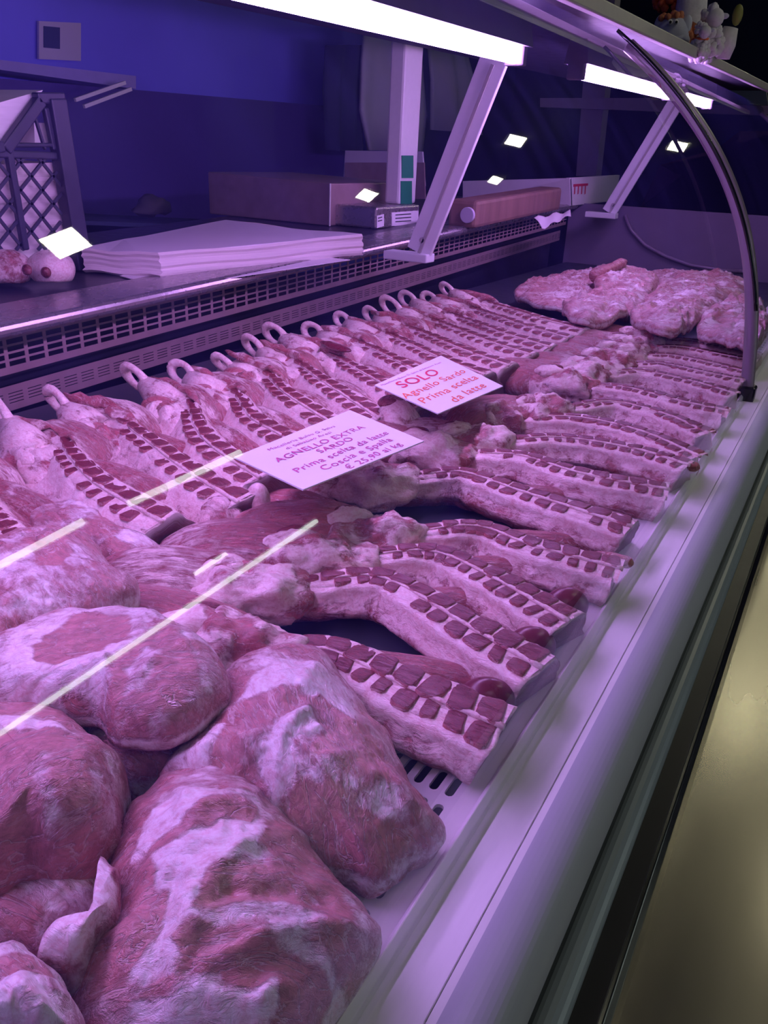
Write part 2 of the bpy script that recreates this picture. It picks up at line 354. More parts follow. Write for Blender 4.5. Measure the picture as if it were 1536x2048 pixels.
# end wall of the case
mb=MB(); mb.box((-.66,YF+.01,.92),(1.04,.02,.26)); mb.build('end_panel',simple('end_panel_laminate',(.20,.16,.24),.5,bump=.15,scale=14,var=.15),P)
mb=MB(); mb.tube([ony(x,y,YF-.015) for x,y in [(1250,430),(1262,460),(1290,490),(1330,512),(1380,530),(1440,540),(1510,545)]],.008,8); mb.build('end_arc_reflection',M['gasket'],P,smooth=True)  # dark tube standing in for the glass arc mirrored at the end
# glass
GC=[-1.201,2.96,-2.561,.64]
def gx(z): return ((GC[0]*z+GC[1])*z+GC[2])*z+GC[3]
ZT=1.425
def glass_pane(name,y0,y1):
    zz=np.linspace(.803,ZT,40); ys=[y0,y1]; V=[(gx(z),y,z+ .02*max(0,(z-1.0))*(y-1.2)) for y in ys for z in zz]; n=len(zz)
    return mk(name,V,[(k,k+1,n+k+1,n+k) for k in range(n-1)],M['glass'],P,True)
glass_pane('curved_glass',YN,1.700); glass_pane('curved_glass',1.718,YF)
def garc(name,y,r,mat,z0=.81,off=0.):
    mb=MB(); mb.tube([(gx(z)+off,y,z) for z in np.linspace(z0,ZT-.005,30)],r,10); return mb.build(name,mat,P,smooth=True)
garc('glass_joint',1.709,.0125,M['gasket'])
garc('glass_edge',1.52,.0032,M['black'],off=.030,z0=1.0)
garc('glass_edge',YF+.005,.008,M['gasket'])
mb=MB(); b=onz(1490,800,.80); mb.box((b[0]+.0,1.709,.812),(.032,.034,.035)); mb.build('joint_foot',M['black'],P,bevel=.004)
# canopy
def zc(y): return 1.432+.026*(y-1.24)
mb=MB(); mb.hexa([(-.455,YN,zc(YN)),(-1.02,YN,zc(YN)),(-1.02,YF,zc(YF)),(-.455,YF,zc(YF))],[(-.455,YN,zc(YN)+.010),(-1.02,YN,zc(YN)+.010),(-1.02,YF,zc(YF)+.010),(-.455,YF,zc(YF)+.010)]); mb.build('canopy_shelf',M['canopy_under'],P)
mb=MB(); mb.hexa([(-.440,YN,zc(YN)-.008),(-.458,YN,zc(YN)-.008),(-.458,YF,zc(YF)-.008),(-.440,YF,zc(YF)-.008)],[(-.442,YN,zc(YN)+.016),(-.458,YN,zc(YN)+.016),(-.458,YF,zc(YF)+.016),(-.442,YF,zc(YF)+.016)]); mb.build('canopy_edge_rail',M['canopy'],P,bevel=.003)
XL=-.600
def zl(y): return 1.366+.022*(y-.81)
def fixture(y0,y1):
    def q(x,y,dz): return (x,y,dz)
    mb=MB(); mb.hexa([(XL+.026,y0,zl(y0)+.014),(XL-.026,y0,zl(y0)+.014),(XL-.026,y1,zl(y1)+.014),(XL+.026,y1,zl(y1)+.014)],[(XL+.018,y0,zc(y0)),(XL-.018,y0,zc(y0)),(XL-.018,y1,zc(y1)),(XL+.018,y1,zc(y1))])
    f=mb.build('light_fixture',M['fixture'],P)
    mb=MB(); mb.tube([(XL,y0+.02,zl(y0)),(XL,y1-.02,zl(y1))],.0125,14); mb.build('light_tube',M['lamp'],f,smooth=True)
    for y in (y0+.010,y1-.010):
        mb=MB(); mb.box((XL,y,zl(y)+.002),(.036,.018,.034)); mb.build('tube_holder',M['fixture'],f,bevel=.003)
fixture(-.35,.56); fixture(.59,1.50); fixture(1.82,2.72); fixture(2.84,3.35)
def post(foot,top,yy,wd):
    a=ony(*foot,yy); b=ony(*top,yy)
    mb=MB(); d=b-a; d/=np.linalg.norm(d); s=np.array([0,1.,0])
    mb.bar(a,b+d*.02,.014,wd,up=(0,0,1)); 
    # flat bar: wide face towards the camera
    o=mb.build('canopy_post',M['white_plastic'],P,bevel=.002)
    mb=MB(); mb.bar(a+(0.006,-.012,0),b+(0.006,-.012,0),.004,wd*.12); mb.build('post_groove',M['canopy'],o)
    mb=MB(); mb.box((a[0]-.03,yy,a[2]-.012),(.13,.05,.022)); mb.build('post_foot',M['white_plastic'],o,bevel=.003)
    c=a+d*.035; mb=MB(); mb.tube([c+(0,-.014,0),c+(0,-.006,0)],.007,12); mb.build('post_bolt',M['canopy'],o)
post((838,505),(985,130),1.97,.070)
post((1218,425),(1352,205),3.60,.062)
# ------------------------------------------------------------------ room lamps (mirrored in the glass), plus an added fill lamp
def panel(name,c,size,mat,label,cat,group,nrm):
    n=Vector(nrm).normalized(); R=np.array(n.to_track_quat('Z','Y').to_matrix()); t=empty(name,c,label,cat,group)
    mb=MB(); mb.box(np.array(c)-R[:,2]*.02,(size[0]+.03,size[1]+.03,.03),R); mb.build('housing',M['dark'],t,bevel=.003)
    mb=MB(); mb.box(np.array(c)+R[:,2]*.0,(size[0],size[1],.004),R); mb.build('led_face',mat,t)
for nm,c,s in (('tallest reflection beside the leaning post',(.06,4.22,2.6),.085),('over the papers',(.54,3.09,2.62),.07),('above the plastic crate',(.74,1.63,2.65),.11),('small, by the wooden board',(.46,4.44,2.65),.06),('reflected near the far post',(-.10,6.6,2.32),.11),):
    panel('floodlight',c,(s,s),M['spot'],'square warm white floodlight mirrored in the glass, '+nm,'floodlight','floodlights above the aisle',Vector((-.27,1.0,1.2))-Vector(c))
panel('added_fill_lamp',(.9,-.9,2.75),(.5,.5),emission('neutral_white_panel',(1.,.97,.92),2.6),'square neutral white fill lamp added above the aisle behind the viewer','added fill lamp',None,(-.3,.6,-1))  # unseen fill lamp, added to brighten the canopy ornaments
def strip(a,b,r,label,k=0):
    a=np.array(a);b=np.array(b); t=empty('strip_light',(a+b)/2,label,'strip light','strip lights across the aisle')
    mb=MB(); mb.tube([a,b],r,10); mb.build('tube',M['streak'],t,smooth=True)
    mb=MB(); mb.bar(a+(.04,.04,0),b+(.04,.04,0),.05,.05); mb.build('housing',M['white_plastic'],t)
strip((2.42,1.42,1.84),(2.16,1.86,1.83),.022,'cool white strip light mirrored as the left streak over the left lambs')
strip((2.08,2.01,1.79),(1.79,2.40,1.72),.022,'cool white strip light mirrored as the streak ending under the left sign')
strip((2.66,1.20,.93),(1.80,2.52,1.05),.016,'long low cool white strip light mirrored as the streak across the near shoulders')
strip((2.11,2.08,1.17),(2.02,2.2,1.18),.014,'short cool white strip light mirrored as the small bright streak')
# ------------------------------------------------------------------ meat builders
def paint_arrays(n): return np.zeros(n),np.zeros(n)
def blob(name,parent,c,rad,ang=0.,seed=0,amp=.12,freq=22.,fat=.3,fatvar=.35,red=0.,nu=44,nv=26,flat=-.6,taper=0.,bend=0.,mat=None,fib=(1,1,1),tilt=0.):
    u=np.linspace(0,2*math.pi,nu,endpoint=False); v=np.linspace(0,math.pi,nv)
    U,Vv=np.meshgrid(u,v[1:-1]); x=(np.sin(Vv)*np.cos(U)).ravel(); y=(np.sin(Vv)*np.sin(U)).ravel(); z=np.cos(Vv).ravel()
    D=np.stack([np.r_[x,0,0],np.r_[y,0,0],np.r_[z,1,-1]],1)
    D0=D.copy(); D[:,2]=np.maximum(D[:,2],flat)
    L=D*np.array(rad)
    s=1+taper*D0[:,0]; L[:,1]*=s; L[:,2]*=s
    L[:,1]+=bend*(D0[:,0]**2)*rad[0]
    nn=fbm(L,freq,4,seed); nrm=D0/(np.linalg.norm(D0,axis=1)[:,None]); L=L+nrm*(nn*amp*min(rad)*1.6)[:,None]
    ca,sa=math.cos(ang),math.sin(ang); ct,st=math.cos(tilt),math.sin(tilt)
    X=L[:,0]*ct-L[:,2]*st; Z=L[:,0]*st+L[:,2]*ct
    W=np.stack([X*ca-L[:,1]*sa,X*sa+L[:,1]*ca,Z],1)+np.array(c)
    R=nv-2; Fc=[(i*nu+k,(i+1)*nu+k,(i+1)*nu+(k+1)%nu,i*nu+(k+1)%nu) for i in range(R-1) for k in range(nu)]
    T=R*nu; Bt=T+1
    Fc+=[(T,k,(k+1)%nu) for k in range(nu)]+[(Bt,(R-1)*nu+(k+1)%nu,(R-1)*nu+k) for k in range(nu)]
    fa=np.clip(fat+fatvar*fbm(L,freq*.8,3,seed+9)*1.6,0,1); rd=np.clip(np.full(len(W),red),0,1)
    return mk(name,W,Fc,mat or M['meat'],parent,True,dict(fat=fa,red=rd,fib=L*np.array(fib)+seed))
def loft(name,parent,S,sec,zb,cap=True,seed=0,amp=.0018,closedtop=None):
    """S: list of (origin xy, normal xy, dict) ; sec(t)->array (k,4): v,z,fat,red"""
    V=[];fa=[];rd=[];fib=[]; n=None
    for i,(o,nr,t,s) in enumerate(S):
        q=sec(t); n=len(q)
        uc=.016*sstep(np.array(t),.9,1.)
        for v,z,f,r in q: cut=uc*max(0,1-z/.045); V.append((o[0]+nr[0]*v+nr[1]*cut,o[1]+nr[1]*v-nr[0]*cut,zb+z)); fa.append(f); rd.append(r); fib.append((s,v,z))
    m=len(S); Fc=[(i*n+k,i*n+(k+1)%n,(i+1)*n+(k+1)%n,(i+1)*n+k) for i in range(m-1) for k in range(n)]
    V=np.array(V)
    # caps: shrink rings
    for idx,sgn in ((0,-1),(m-1,1)):
        ring=V[idx*n:(idx+1)*n]; c=ring.mean(0); o,nr,t,s=S[idx]; T=np.array([-nr[1],nr[0],0])*sgn*-1
        T=np.array([nr[1]*-1,nr[0],0]); 
        b=len(V); r2=c+(ring-c)*.55; V=np.vstack([V,r2,c[None]])
        base=np.arange(idx*n,(idx+1)*n)
        for k in range(n):
            a,a2=base[k],base[(k+1)%n]; q,q2=b+k,b+(k+1)%n
            Fc.append((a2,a,q,q2) if sgn<0 else (a,a2,q2,q)); Fc.append((q2,q,b+n) if sgn<0 else (q,q2,b+n))
        fa+= [.25]*n+[.05]; rd+=[.35]*n+[.4]; fib+= [(s+p[2],p[0],p[1]) for p in r2]+[(s,0,0)]
    nn=np.stack([fbm(V,90,3,seed),fbm(V,90,3,seed+4),fbm(V,55,3,seed+8)],1); V=V+nn*np.array([amp,amp,amp*1.3])
    V[:,2]=np.maximum(V[:,2],zb+.0005); V[:,0]=np.minimum(V[:,0],gx(V[:,2])-.004)
    fa=np.clip(np.array(fa)+.25*fbm(V,45,3,seed+2),0,1)
    return mk(name,V,Fc,M['meat'],parent,True,dict(fat=fa,red=np.array(rd),fib=np.array(fib)+seed))
def secinterp(K,n):
    K=np.asarray(K,float); d=np.r_[0,np.cumsum(np.linalg.norm(np.diff(K[:,:2],axis=0),axis=1)+1e-6)]
    s=np.linspace(0,d[-1],n); return np.stack([np.interp(s,d,K[:,j]) for j in range(K.shape[1])],1)
def path_stations(pts,n):
    C=catmull(pts,n); T=np.gradient(C,axis=0); T/=np.linalg.norm(T,axis=1)[:,None]; Nn=np.stack([T[:,1],-T[:,0]],1)
    s=np.r_[0,np.cumsum(np.linalg.norm(np.diff(C,axis=0),axis=1))]; return C,T,Nn,s
def block(name,parent,o,T,Nn,z,lx,ly,rng,h=.0014,nrm_tilt=0.):
    """rounded irregular slab of cut bone"""
    K=18; a=np.linspace(0,2*math.pi,K,endpoint=False); p=rng.uniform(5,9)
    r=(np.abs(np.cos(a))**p+np.abs(np.sin(a))**p)**(-1/p); r=r*(1+rng.normal(0,.02,K)); sk=rng.normal(0,.12)
    lx_=r*np.cos(a)*lx/2; ly_=r*np.sin(a)*ly/2*(1+.12*np.cos(a)*rng.choice([-1,1])); lx_=lx_+ly_*sk
    V=[];Fc=[]
    for sc,dz in ((1.04,-.003),(1.0,h*.7),(.85,h),(.45,h*.9)):
        for i in range(K): 
            q=np.array(o)+T*lx_[i]*sc+Nn*ly_[i]*sc; V.append((q[0],q[1],z+dz))
    V.append((o[0],o[1],z+h*.95))
    for j in range(3): Fc+=[(j*K+k,j*K+(k+1)%K,(j+1)*K+(k+1)%K,(j+1)*K+k) for k in range(K)]
    Fc+=[(3*K+k,3*K+(k+1)%K,4*K) for k in range(K)]
    V=np.array(V); n=len(V)
    return mk(name,V,Fc,M['bone'],parent,True,dict(fat=np.full(n,.1),red=np.r_[np.full(K,.3),np.full(K,.45),np.full(n-2*K,.95)],fib=V*1.0))
def backbone(root,C,T,Nn,s,wf,zf,i0,i1,nb,rng,rows=((.27,.52),(.77,.44)),cord=True,detail=True,rowstart=(0.,.12)):
    """cut spine: base strip, blocks and cord; wf(t) width, zf(t) z of the cut face"""
    n=len(C); L=s[-1]
    def at(t): 
        x=t*(n-1); k=min(int(x),n-2); f=x-k; return C[k]*(1-f)+C[k+1]*f, T[k], Nn[k]
    # pale strip
    ts=np.linspace(i0,i1,46); V=[];Fc=[]
    for t in ts:
        o,tt,nn=at(t); w_=wf(t)
        for q,dz in ((.02,-.004),(.06,.0006),(.3,.0011),(.5,.0004),(.7,.0010),(.94,.0004),(.985,-.004)):
            p=o+nn*w_*q; V.append((p[0],p[1],zf(t,q)+dz))
    m_=7; Fc=[(i*m_+k,i*m_+k+1,(i+1)*m_+k+1,(i+1)*m_+k) for i in range(len(ts)-1) for k in range(m_-1)]
    V=np.array(V)
    bb=mk('backbone',V,Fc,M['meat'],root,True,dict(fat=np.clip(.8+.35*fbm(V,70,3,rng.integers(99)),0,1),red=np.zeros(len(V)),fib=V*1.))
    for r,(qc,qw) in enumerate(rows):
        k0=i0+(i1-i0)*rowstart[r]; pitch=(i1-.01-k0)/nb
        for k in range(nb):
            t=k0+(k+.5)*pitch
            if r==1 and rng.random()<.05: continue
            o,tt,nn=at(t); w_=wf(t); lx=pitch*L*(.90*rng.uniform(.93,1.04) if r==0 else .72*rng.uniform(.7,1.25)); ly=w_*qw*rng.uniform(.85,1.12)
            block('vertebra',bb,o+nn*w_*qc+nn*w_*rng.normal(0,.008),tt,nn,zf(t,qc)+.0012,lx,ly,rng)
    if cord:
        pts=[]
        for t in np.linspace(i0+.1,i1+.005,26):
            o,tt,nn=at(t); p=o+nn*wf(t)*.505; pts.append((p[0],p[1],zf(t,.5)+.0012))
        mb=MB(); rr=np.array([.0012+.0016*u for u in np.linspace(0,1,26)])
        mb.tube(pts,rr,6); V=np.array(mb.v)
        mk('spinal_cord',V,mb.f,M['meat'],bb,True,dict(fat=np.full(len(V),1.),red=np.zeros(len(V)),fib=V*1.))
    return bb
# ---- front row halves
ZF=.849; HF=ZF-DECK
def front_half(k,farpx,w0,w1,label,leg=1.,kidney=False,tail=False,flap=.05,nb=11,name='lamb_half',pts=None,legpart=True,bone=True):
    rng=np.random.default_rng(100+k)
    pts=np.array([onz(x,y,ZF)[:2] for x,y in farpx]) if pts is None else np.array(pts)
    C,T,Nn,s=path_stations(pts,56); L=s[-1]
    root=empty(name,(*C[28],DECK),label,'lamb meat','lamb halves in the front row')
    hs=rng.uniform(.96,1.03)
    def wf(t): return w0+(w1-w0)*t**.85
    def ht(t): return HF*hs*(.88+.12*sstep(np.array(t),0,.3))*(1-.06*t)
    def zf(t,q): return DECK+ht(t)*(1-.10*q)
    fp=flap
    def sec(t):
        H=ht(t); w_=wf(t); g=math.sin(math.pi*min(1,t*.9+.08))
        K=[(-fp*(.6+.5*g),.001,.2,0),(-fp*(.55+.5*g),H*.22,.25,0),(-.026*(.5+g*.7),H*.50,.06,.0),(-.010,H*.78,.30,.0),(-.0015,H*.97,.9,0),(.002,H,.95,0),
           (w_*.5,H*.95,.85,0),(w_*.97,H*.915,1,0),(w_+.0055,H*.87,1,0),(w_+.0045,H*.78,.85,0),(w_+.004+.004*g,H*.62,.62,0),(w_+.006+.009*g,H*.44,.55,0),(w_+.002+.003*g,H*.24,.30,0),(w_-.010,.001,.2,0)]
        return secinterp(K,34)
    st=[(C[i],Nn[i],i/55,s[i]) for i in range(56)]
    loft('loin',root,st,sec,DECK,seed=k,amp=.0026)
    backbone(root,C,T,Nn,s,wf,zf,.02,.995,nb,rng)
    o=C[0]; d=-T[0]; n0=Nn[0]; ang=math.atan2(T[0][1],T[0][0])
    if legpart:
        c=o+d*.105*leg-n0*.012; blob('leg',root,(c[0],c[1],DECK+.030),(.100*leg,.047,.042),ang=ang,seed=k*1.7,amp=.07,freq=18,fat=.28,fatvar=.4,taper=-.12,nu=60,nv=34,fib=(1,2,1))
        c=o+d*.035+n0*.012; blob('pelvis',root,(c[0],c[1],DECK+.034),(.068,.034,.034),ang=ang+.1,seed=k*2.3+1,amp=.30,freq=46,fat=.56,fatvar=.8,nu=64,nv=36)
        c=o+d*.045+n0*.014; blob('fat_lump',root,(c[0]-.02,c[1],DECK+.058),(.030,.016,.012),ang=ang+.3,seed=k*3.1+2,amp=.3,freq=60,fat=.78,fatvar=.5,nu=30,nv=16)
        if bone:
            c=o+d*.060-n0*.006; blob('pelvic_bone',root,(c[0],c[1],DECK+.064),(.017,.008,.007),ang=ang+.25,seed=k,amp=.12,freq=70,fat=.2,fatvar=.1,red=.9,nu=22,nv=14,mat=M['bone'])
    if kidney:
        c=C[-9]-Nn[-9]*.026; o_=blob('kidney',root,(c[0],c[1],DECK+.026),(.023,.016,.019),ang=ang,seed=k,amp=.05,fat=0,fatvar=0,mat=M['kidney'],nu=36,nv=24)
    # flank muscle lying on the far side
    c=C[26]-Nn[26]*.030; blob('flank_muscle',root,(c[0],c[1],DECK+.014),(.085,.018,.020),ang=ang-.08,seed=k*1.3,amp=.10,freq=26,fat=.14,fatvar=.3,nu=56,nv=24,fib=(1,2,1))
    if tail:
        e=C[-1]; blob('skirt_scrap',root,(e[0]-.018,e[1]+.012,DECK+.036),(.024,.010,.009),ang=.35,seed=k,amp=.3,freq=60,fat=.15,fatvar=.3,nu=28,nv=16)
    return root
FR=[[(540,1262),(679,1275),(860,1345),(1035,1405)],[(571,1146),(774,1139),(977,1237),(1118,1308)],[(700,1088),(875,1085),(1011,1136),(1170,1217)],
[(800,1043),(962,1037),(1083,1073),(1255,1112)],[(793,938),(926,934),(1063,973),(1281,1036)],[(917,889),(1050,902),(1175,935),(1342,962)],[(987,868),(1133,868),(1279,889),(1393,920)],
[(1017,820),(1175,829),(1300,856),(1421,904)],[(1108,808),(1225,797),(1342,822),(1437,860)],[(1170,757),(1260,769),(1372,795),(1466,812)],[(1192,739),(1279,737),(1391,757),(1485,782)]]
FL=['nearest lamb half in the front row, deep red vertebrae, partly under a shoulder','second lamb half from the near end of the front row, curved spine',
'third lamb half from the near end of the front row','fourth front-row lamb half, ragged red rib end with a scrap reaching the sill',
'fifth front-row lamb half, long pale back beginning beside the left price sign','sixth front-row lamb half, with a torn fatty rib end in a shaded gap','seventh front-row lamb half, thin curved scrap pointing over the sill',
'eighth front-row lamb half, below the corner of the right sign','ninth front-row lamb half, straight row of square vertebrae beside the right sign','tenth front-row lamb half, broad pale back next to the dark glass joint foot','eleventh front-row lamb half, ending at the foot of the glass joint']
W1=[.055,.046,.043,.042,.044,.042,.038,.038,.036,.038,.036]
for k,(f,l) in enumerate(zip(FR,FL)):
    front_half(k,f,.016 if k else .022,W1[k],l,kidney=k in(0,1,2),tail=k in(3,6),nb=[9,11,12,12,12,12,12,12,12,12,12][k],flap=.055 if k==0 else .042)
ordn=['twelfth','thirteenth','fourteenth','fifteenth','sixteenth']
for j in range(5):
    y=1.60+.095*j; k=11+j
    front_half(k,None,.016,.034,ordn[j]+' front-row lamb half, behind the dark glass joint'+(', the last' if j==4 else ''),nb=12,pts=[(-.38,y),(-.30,y+.035),(-.21,y+.02),(-.135,y-.01+.02*(j%2))],flap=.042)
# ---- back row halves
ZB=.880; HB=ZB-DECK
def back_half(k,pts,label,w1=.046,hook=True,block_end=True,H0=HB):
    rng=np.random.default_rng(300+k); pts=np.array(pts,float)
    C,T,Nn,s=path_stations(pts,60); L=s[-1]
    root=empty('lamb_half',(*C[30],DECK),label,'lamb meat','lamb halves in the back row')
    hs=rng.uniform(.95,1.05)
    def wf(t): return .014+(w1-.014)*t**.9
    def ht(t): return H0*hs*(.90+.10*math.sin(math.pi*t))
    def zf(t,q): return DECK+ht(t)*(1-.12*q)
    def sec(t):
        H=ht(t); w_=wf(t); g=math.sin(math.pi*min(1,t*.85+.1)); e=1-sstep(np.array(t),.72,1.)*.75
        K=[(-.042,.001,.2,0),(-.046,H*.30,.25,0),(-.030,H*.62,.2,.0),(-.010,H*.85,.45,.0),(-.0015,H*.98,.9,0),(.002,H,.95,0),
           (w_*.5,H*.94,.85,0),(w_*.96,H*.885,1,0),(w_+.004,H*.83,.9,0),(w_+.014,H*.66,.7,0),(w_+.008+.030*e,H*.50,.72,0),(w_+.008+.050*e,H*.30,.62,0),(w_+.006+.052*e,H*.1,.5,0),(w_+.002+.045*e,.001,.5,0)]
        return secinterp(K,38)
    loft('loin',root,[(C[i],Nn[i],i/59,s[i]) for i in range(60)],sec,DECK,seed=k+50,amp=.003)
    backbone(root,C,T,Nn,s,wf,zf,.26,.995,11,rng,rows=((.26,.50),(.77,.44)))
    # red tail end lying over the leg
    tl_=rng.uniform(.55,1.05)
    pp=[(C[i][0],C[i][1],zf(i/59,.3)+.004+(.016*(1-i/20)**2)) for i in range(0,21,2)]
    mb=MB(); mb.tube(pp,np.array([.004,.007,.010,.010,.0125,.010,.011,.009,.008,.006,.004])*tl_,12); V=np.array(mb.v); V+=np.stack([fbm(V,60,3,k+q) for q in range(3)],1)*.009
    mk('tail_bone',V,mb.f,M['meat'],root,True,dict(fat=np.clip(.3+.7*fbm(V,50,3,k),0,1),red=np.clip(.15+.6*fbm(V,40,2,k+3),0,1),fib=V))
    ang=math.atan2(T[10][1],T[10][0])
    c=C[8]-Nn[8]*.018; blob('leg',root,(c[0],c[1],DECK+.040),(.090,.046,.048),ang=ang,seed=k*1.9,amp=.10,freq=20,fat=.42,fatvar=.45,taper=.22,nu=60,nv=34,fib=(1,2,1))
    c=C[16]+Nn[16]*.040; blob('pelvis',root,(c[0],c[1],DECK+.040),(.078,.036,.040),ang=ang-.1,seed=k*2.9,amp=.28,freq=42,fat=.60,fatvar=.8,nu=60,nv=34)
    c=C[9]+Nn[9]*.034; blob('cut_muscle',root,(c[0],c[1],DECK+.073),(.022,.013,.008),ang=ang+.6,seed=k*1.1,amp=.1,freq=40,fat=.02,fatvar=.12,red=.1,nu=30,nv=18)
    c=C[13]+Nn[13]*.052; blob('fat_lump',root,(c[0],c[1],DECK+.066),(.030,.014,.014),ang=ang-.5,seed=k*3.7,amp=.35,freq=55,fat=.95,fatvar=.2,nu=32,nv=18)
    c=C[30]-Nn[30]*.030; blob('flank_muscle',root,(c[0],c[1],DECK+.040),(.12,.022,.030),ang=ang-.15,seed=k*1.3,amp=.12,freq=26,fat=.35,fatvar=.4,nu=50,nv=22,fib=(1,2,1))
    if hook:
        # shank with the slit tendon loop at the back
        a=C[0]; h=np.array([-.925+rng.uniform(-.02,.02)-(.03 if k>4 else 0),a[1]-.005+rng.uniform(-.02,.02),DECK+.078+rng.uniform(0,.02)])
        b0=np.array([a[0]+.075,a[1]-.02,DECK+.050]); d=h-b0; Ln=np.linalg.norm(d); d/=Ln
        mb=MB(); mb.tube([b0,b0+d*Ln*.4,b0+d*Ln*.72],[.034,.027,.014],16)
        V=np.array(mb.v); V+=np.stack([fbm(V,60,2,k+q) for q in range(3)],1)*.003
        sh=mk('shank',V,mb.f,M['meat'],root,True,dict(fat=np.clip(.7+.4*fbm(V,40,3,k),0,1),red=np.zeros(len(V)),fib=V))
        cc=b0+d*Ln*.86; up=np.array([0,0,1.]); side=np.cross(d,up); side/=np.linalg.norm(side); up2=np.cross(side,d); q0=rng.uniform(-.4,.6); pl=up2*math.cos(q0)+side*math.sin(q0)
        mb=MB(); ls=rng.uniform(.62,1.05); cc=b0+d*(Ln*.70+.024*ls)
        lp=[cc+d*.030*ls*math.cos(t)+pl*.018*ls*math.sin(t) for t in np.linspace(0,2*math.pi,25)]; mb.tube(lp,[.0055+.003*math.cos(t)**2 for t in np.linspace(0,2*math.pi,25)],8,cap=False)
        V=np.array(mb.v); mk('tendon_loop',V,mb.f,M['meat'],sh,True,dict(fat=np.full(len(V),.92),red=np.zeros(len(V)),fib=V))
    return root
BR=[([(-.905,.625),(-.82,.640),(-.745,.605),(-.66,.572),(-.545,.555)],'nearest complete lamb half in the back row, dark red block at its rib end'),
([(-.93,.735),(-.84,.745),(-.735,.710),(-.63,.67),(-.515,.640)],'second back-row lamb half, streak of reflected light crossing its rib end'),
([(-.90,.880),(-.80,.855),(-.70,.775),(-.63,.735),(-.535,.705)],'third back-row lamb half, upright red tail tip beside a round tendon loop'),
([(-.90,.965),(-.79,.945),(-.68,.865),(-.60,.835),(-.525,.80)],'fourth back-row lamb half, running under the upper edge of the left sign'),
([(-.93,1.08),(-.82,1.06),(-.71,.985),(-.62,.94),(-.535,.905)],'fifth back-row lamb half, fatty cavity above the upper corner of the left sign'),
([(-.93,1.18),(-.82,1.15),(-.71,1.08),(-.62,1.03),(-.535,.985)],'sixth back-row lamb half, ending beside the pale stump between the two signs')]
for k,(p,l) in enumerate(BR): back_half(k,p,l)
onm=['seventh','eighth','ninth','tenth','eleventh','twelfth','thirteenth','fourteenth']
det=['red blood stain over its pelvis above the right sign','spine running to the top corner of the right sign','just beyond the right sign','thin pale spine past the right sign','fading toward the rear wall','narrow and tightly packed','near the far shoulders','the last one, touching the far shoulders']
for j in range(8):
    y=1.11+.105*j; x1=-.525+.004*j
    r=back_half(6+j,[(-.93,y+.17),(-.83,y+.155),(-.72,y+.09),(-.62,y+.035),(x1,y)],onm[j]+' back-row lamb half, '+det[j])
    if j==0:
        blob('blood_clot',r,(-.80,y+.13,DECK+.092),(.045,.013,.006),ang=-.35,seed=5,amp=.4,freq=60,fat=0,fatvar=0,red=1,nu=30,nv=14)
back_half(20,[(-.90,.50),(-.83,.505),(-.77,.49),(-.70,.465),(-.625,.445)],'cut-off lamb half at the left edge, thick leg muscle and cavity beside the frame',H0=.07,hook=False)
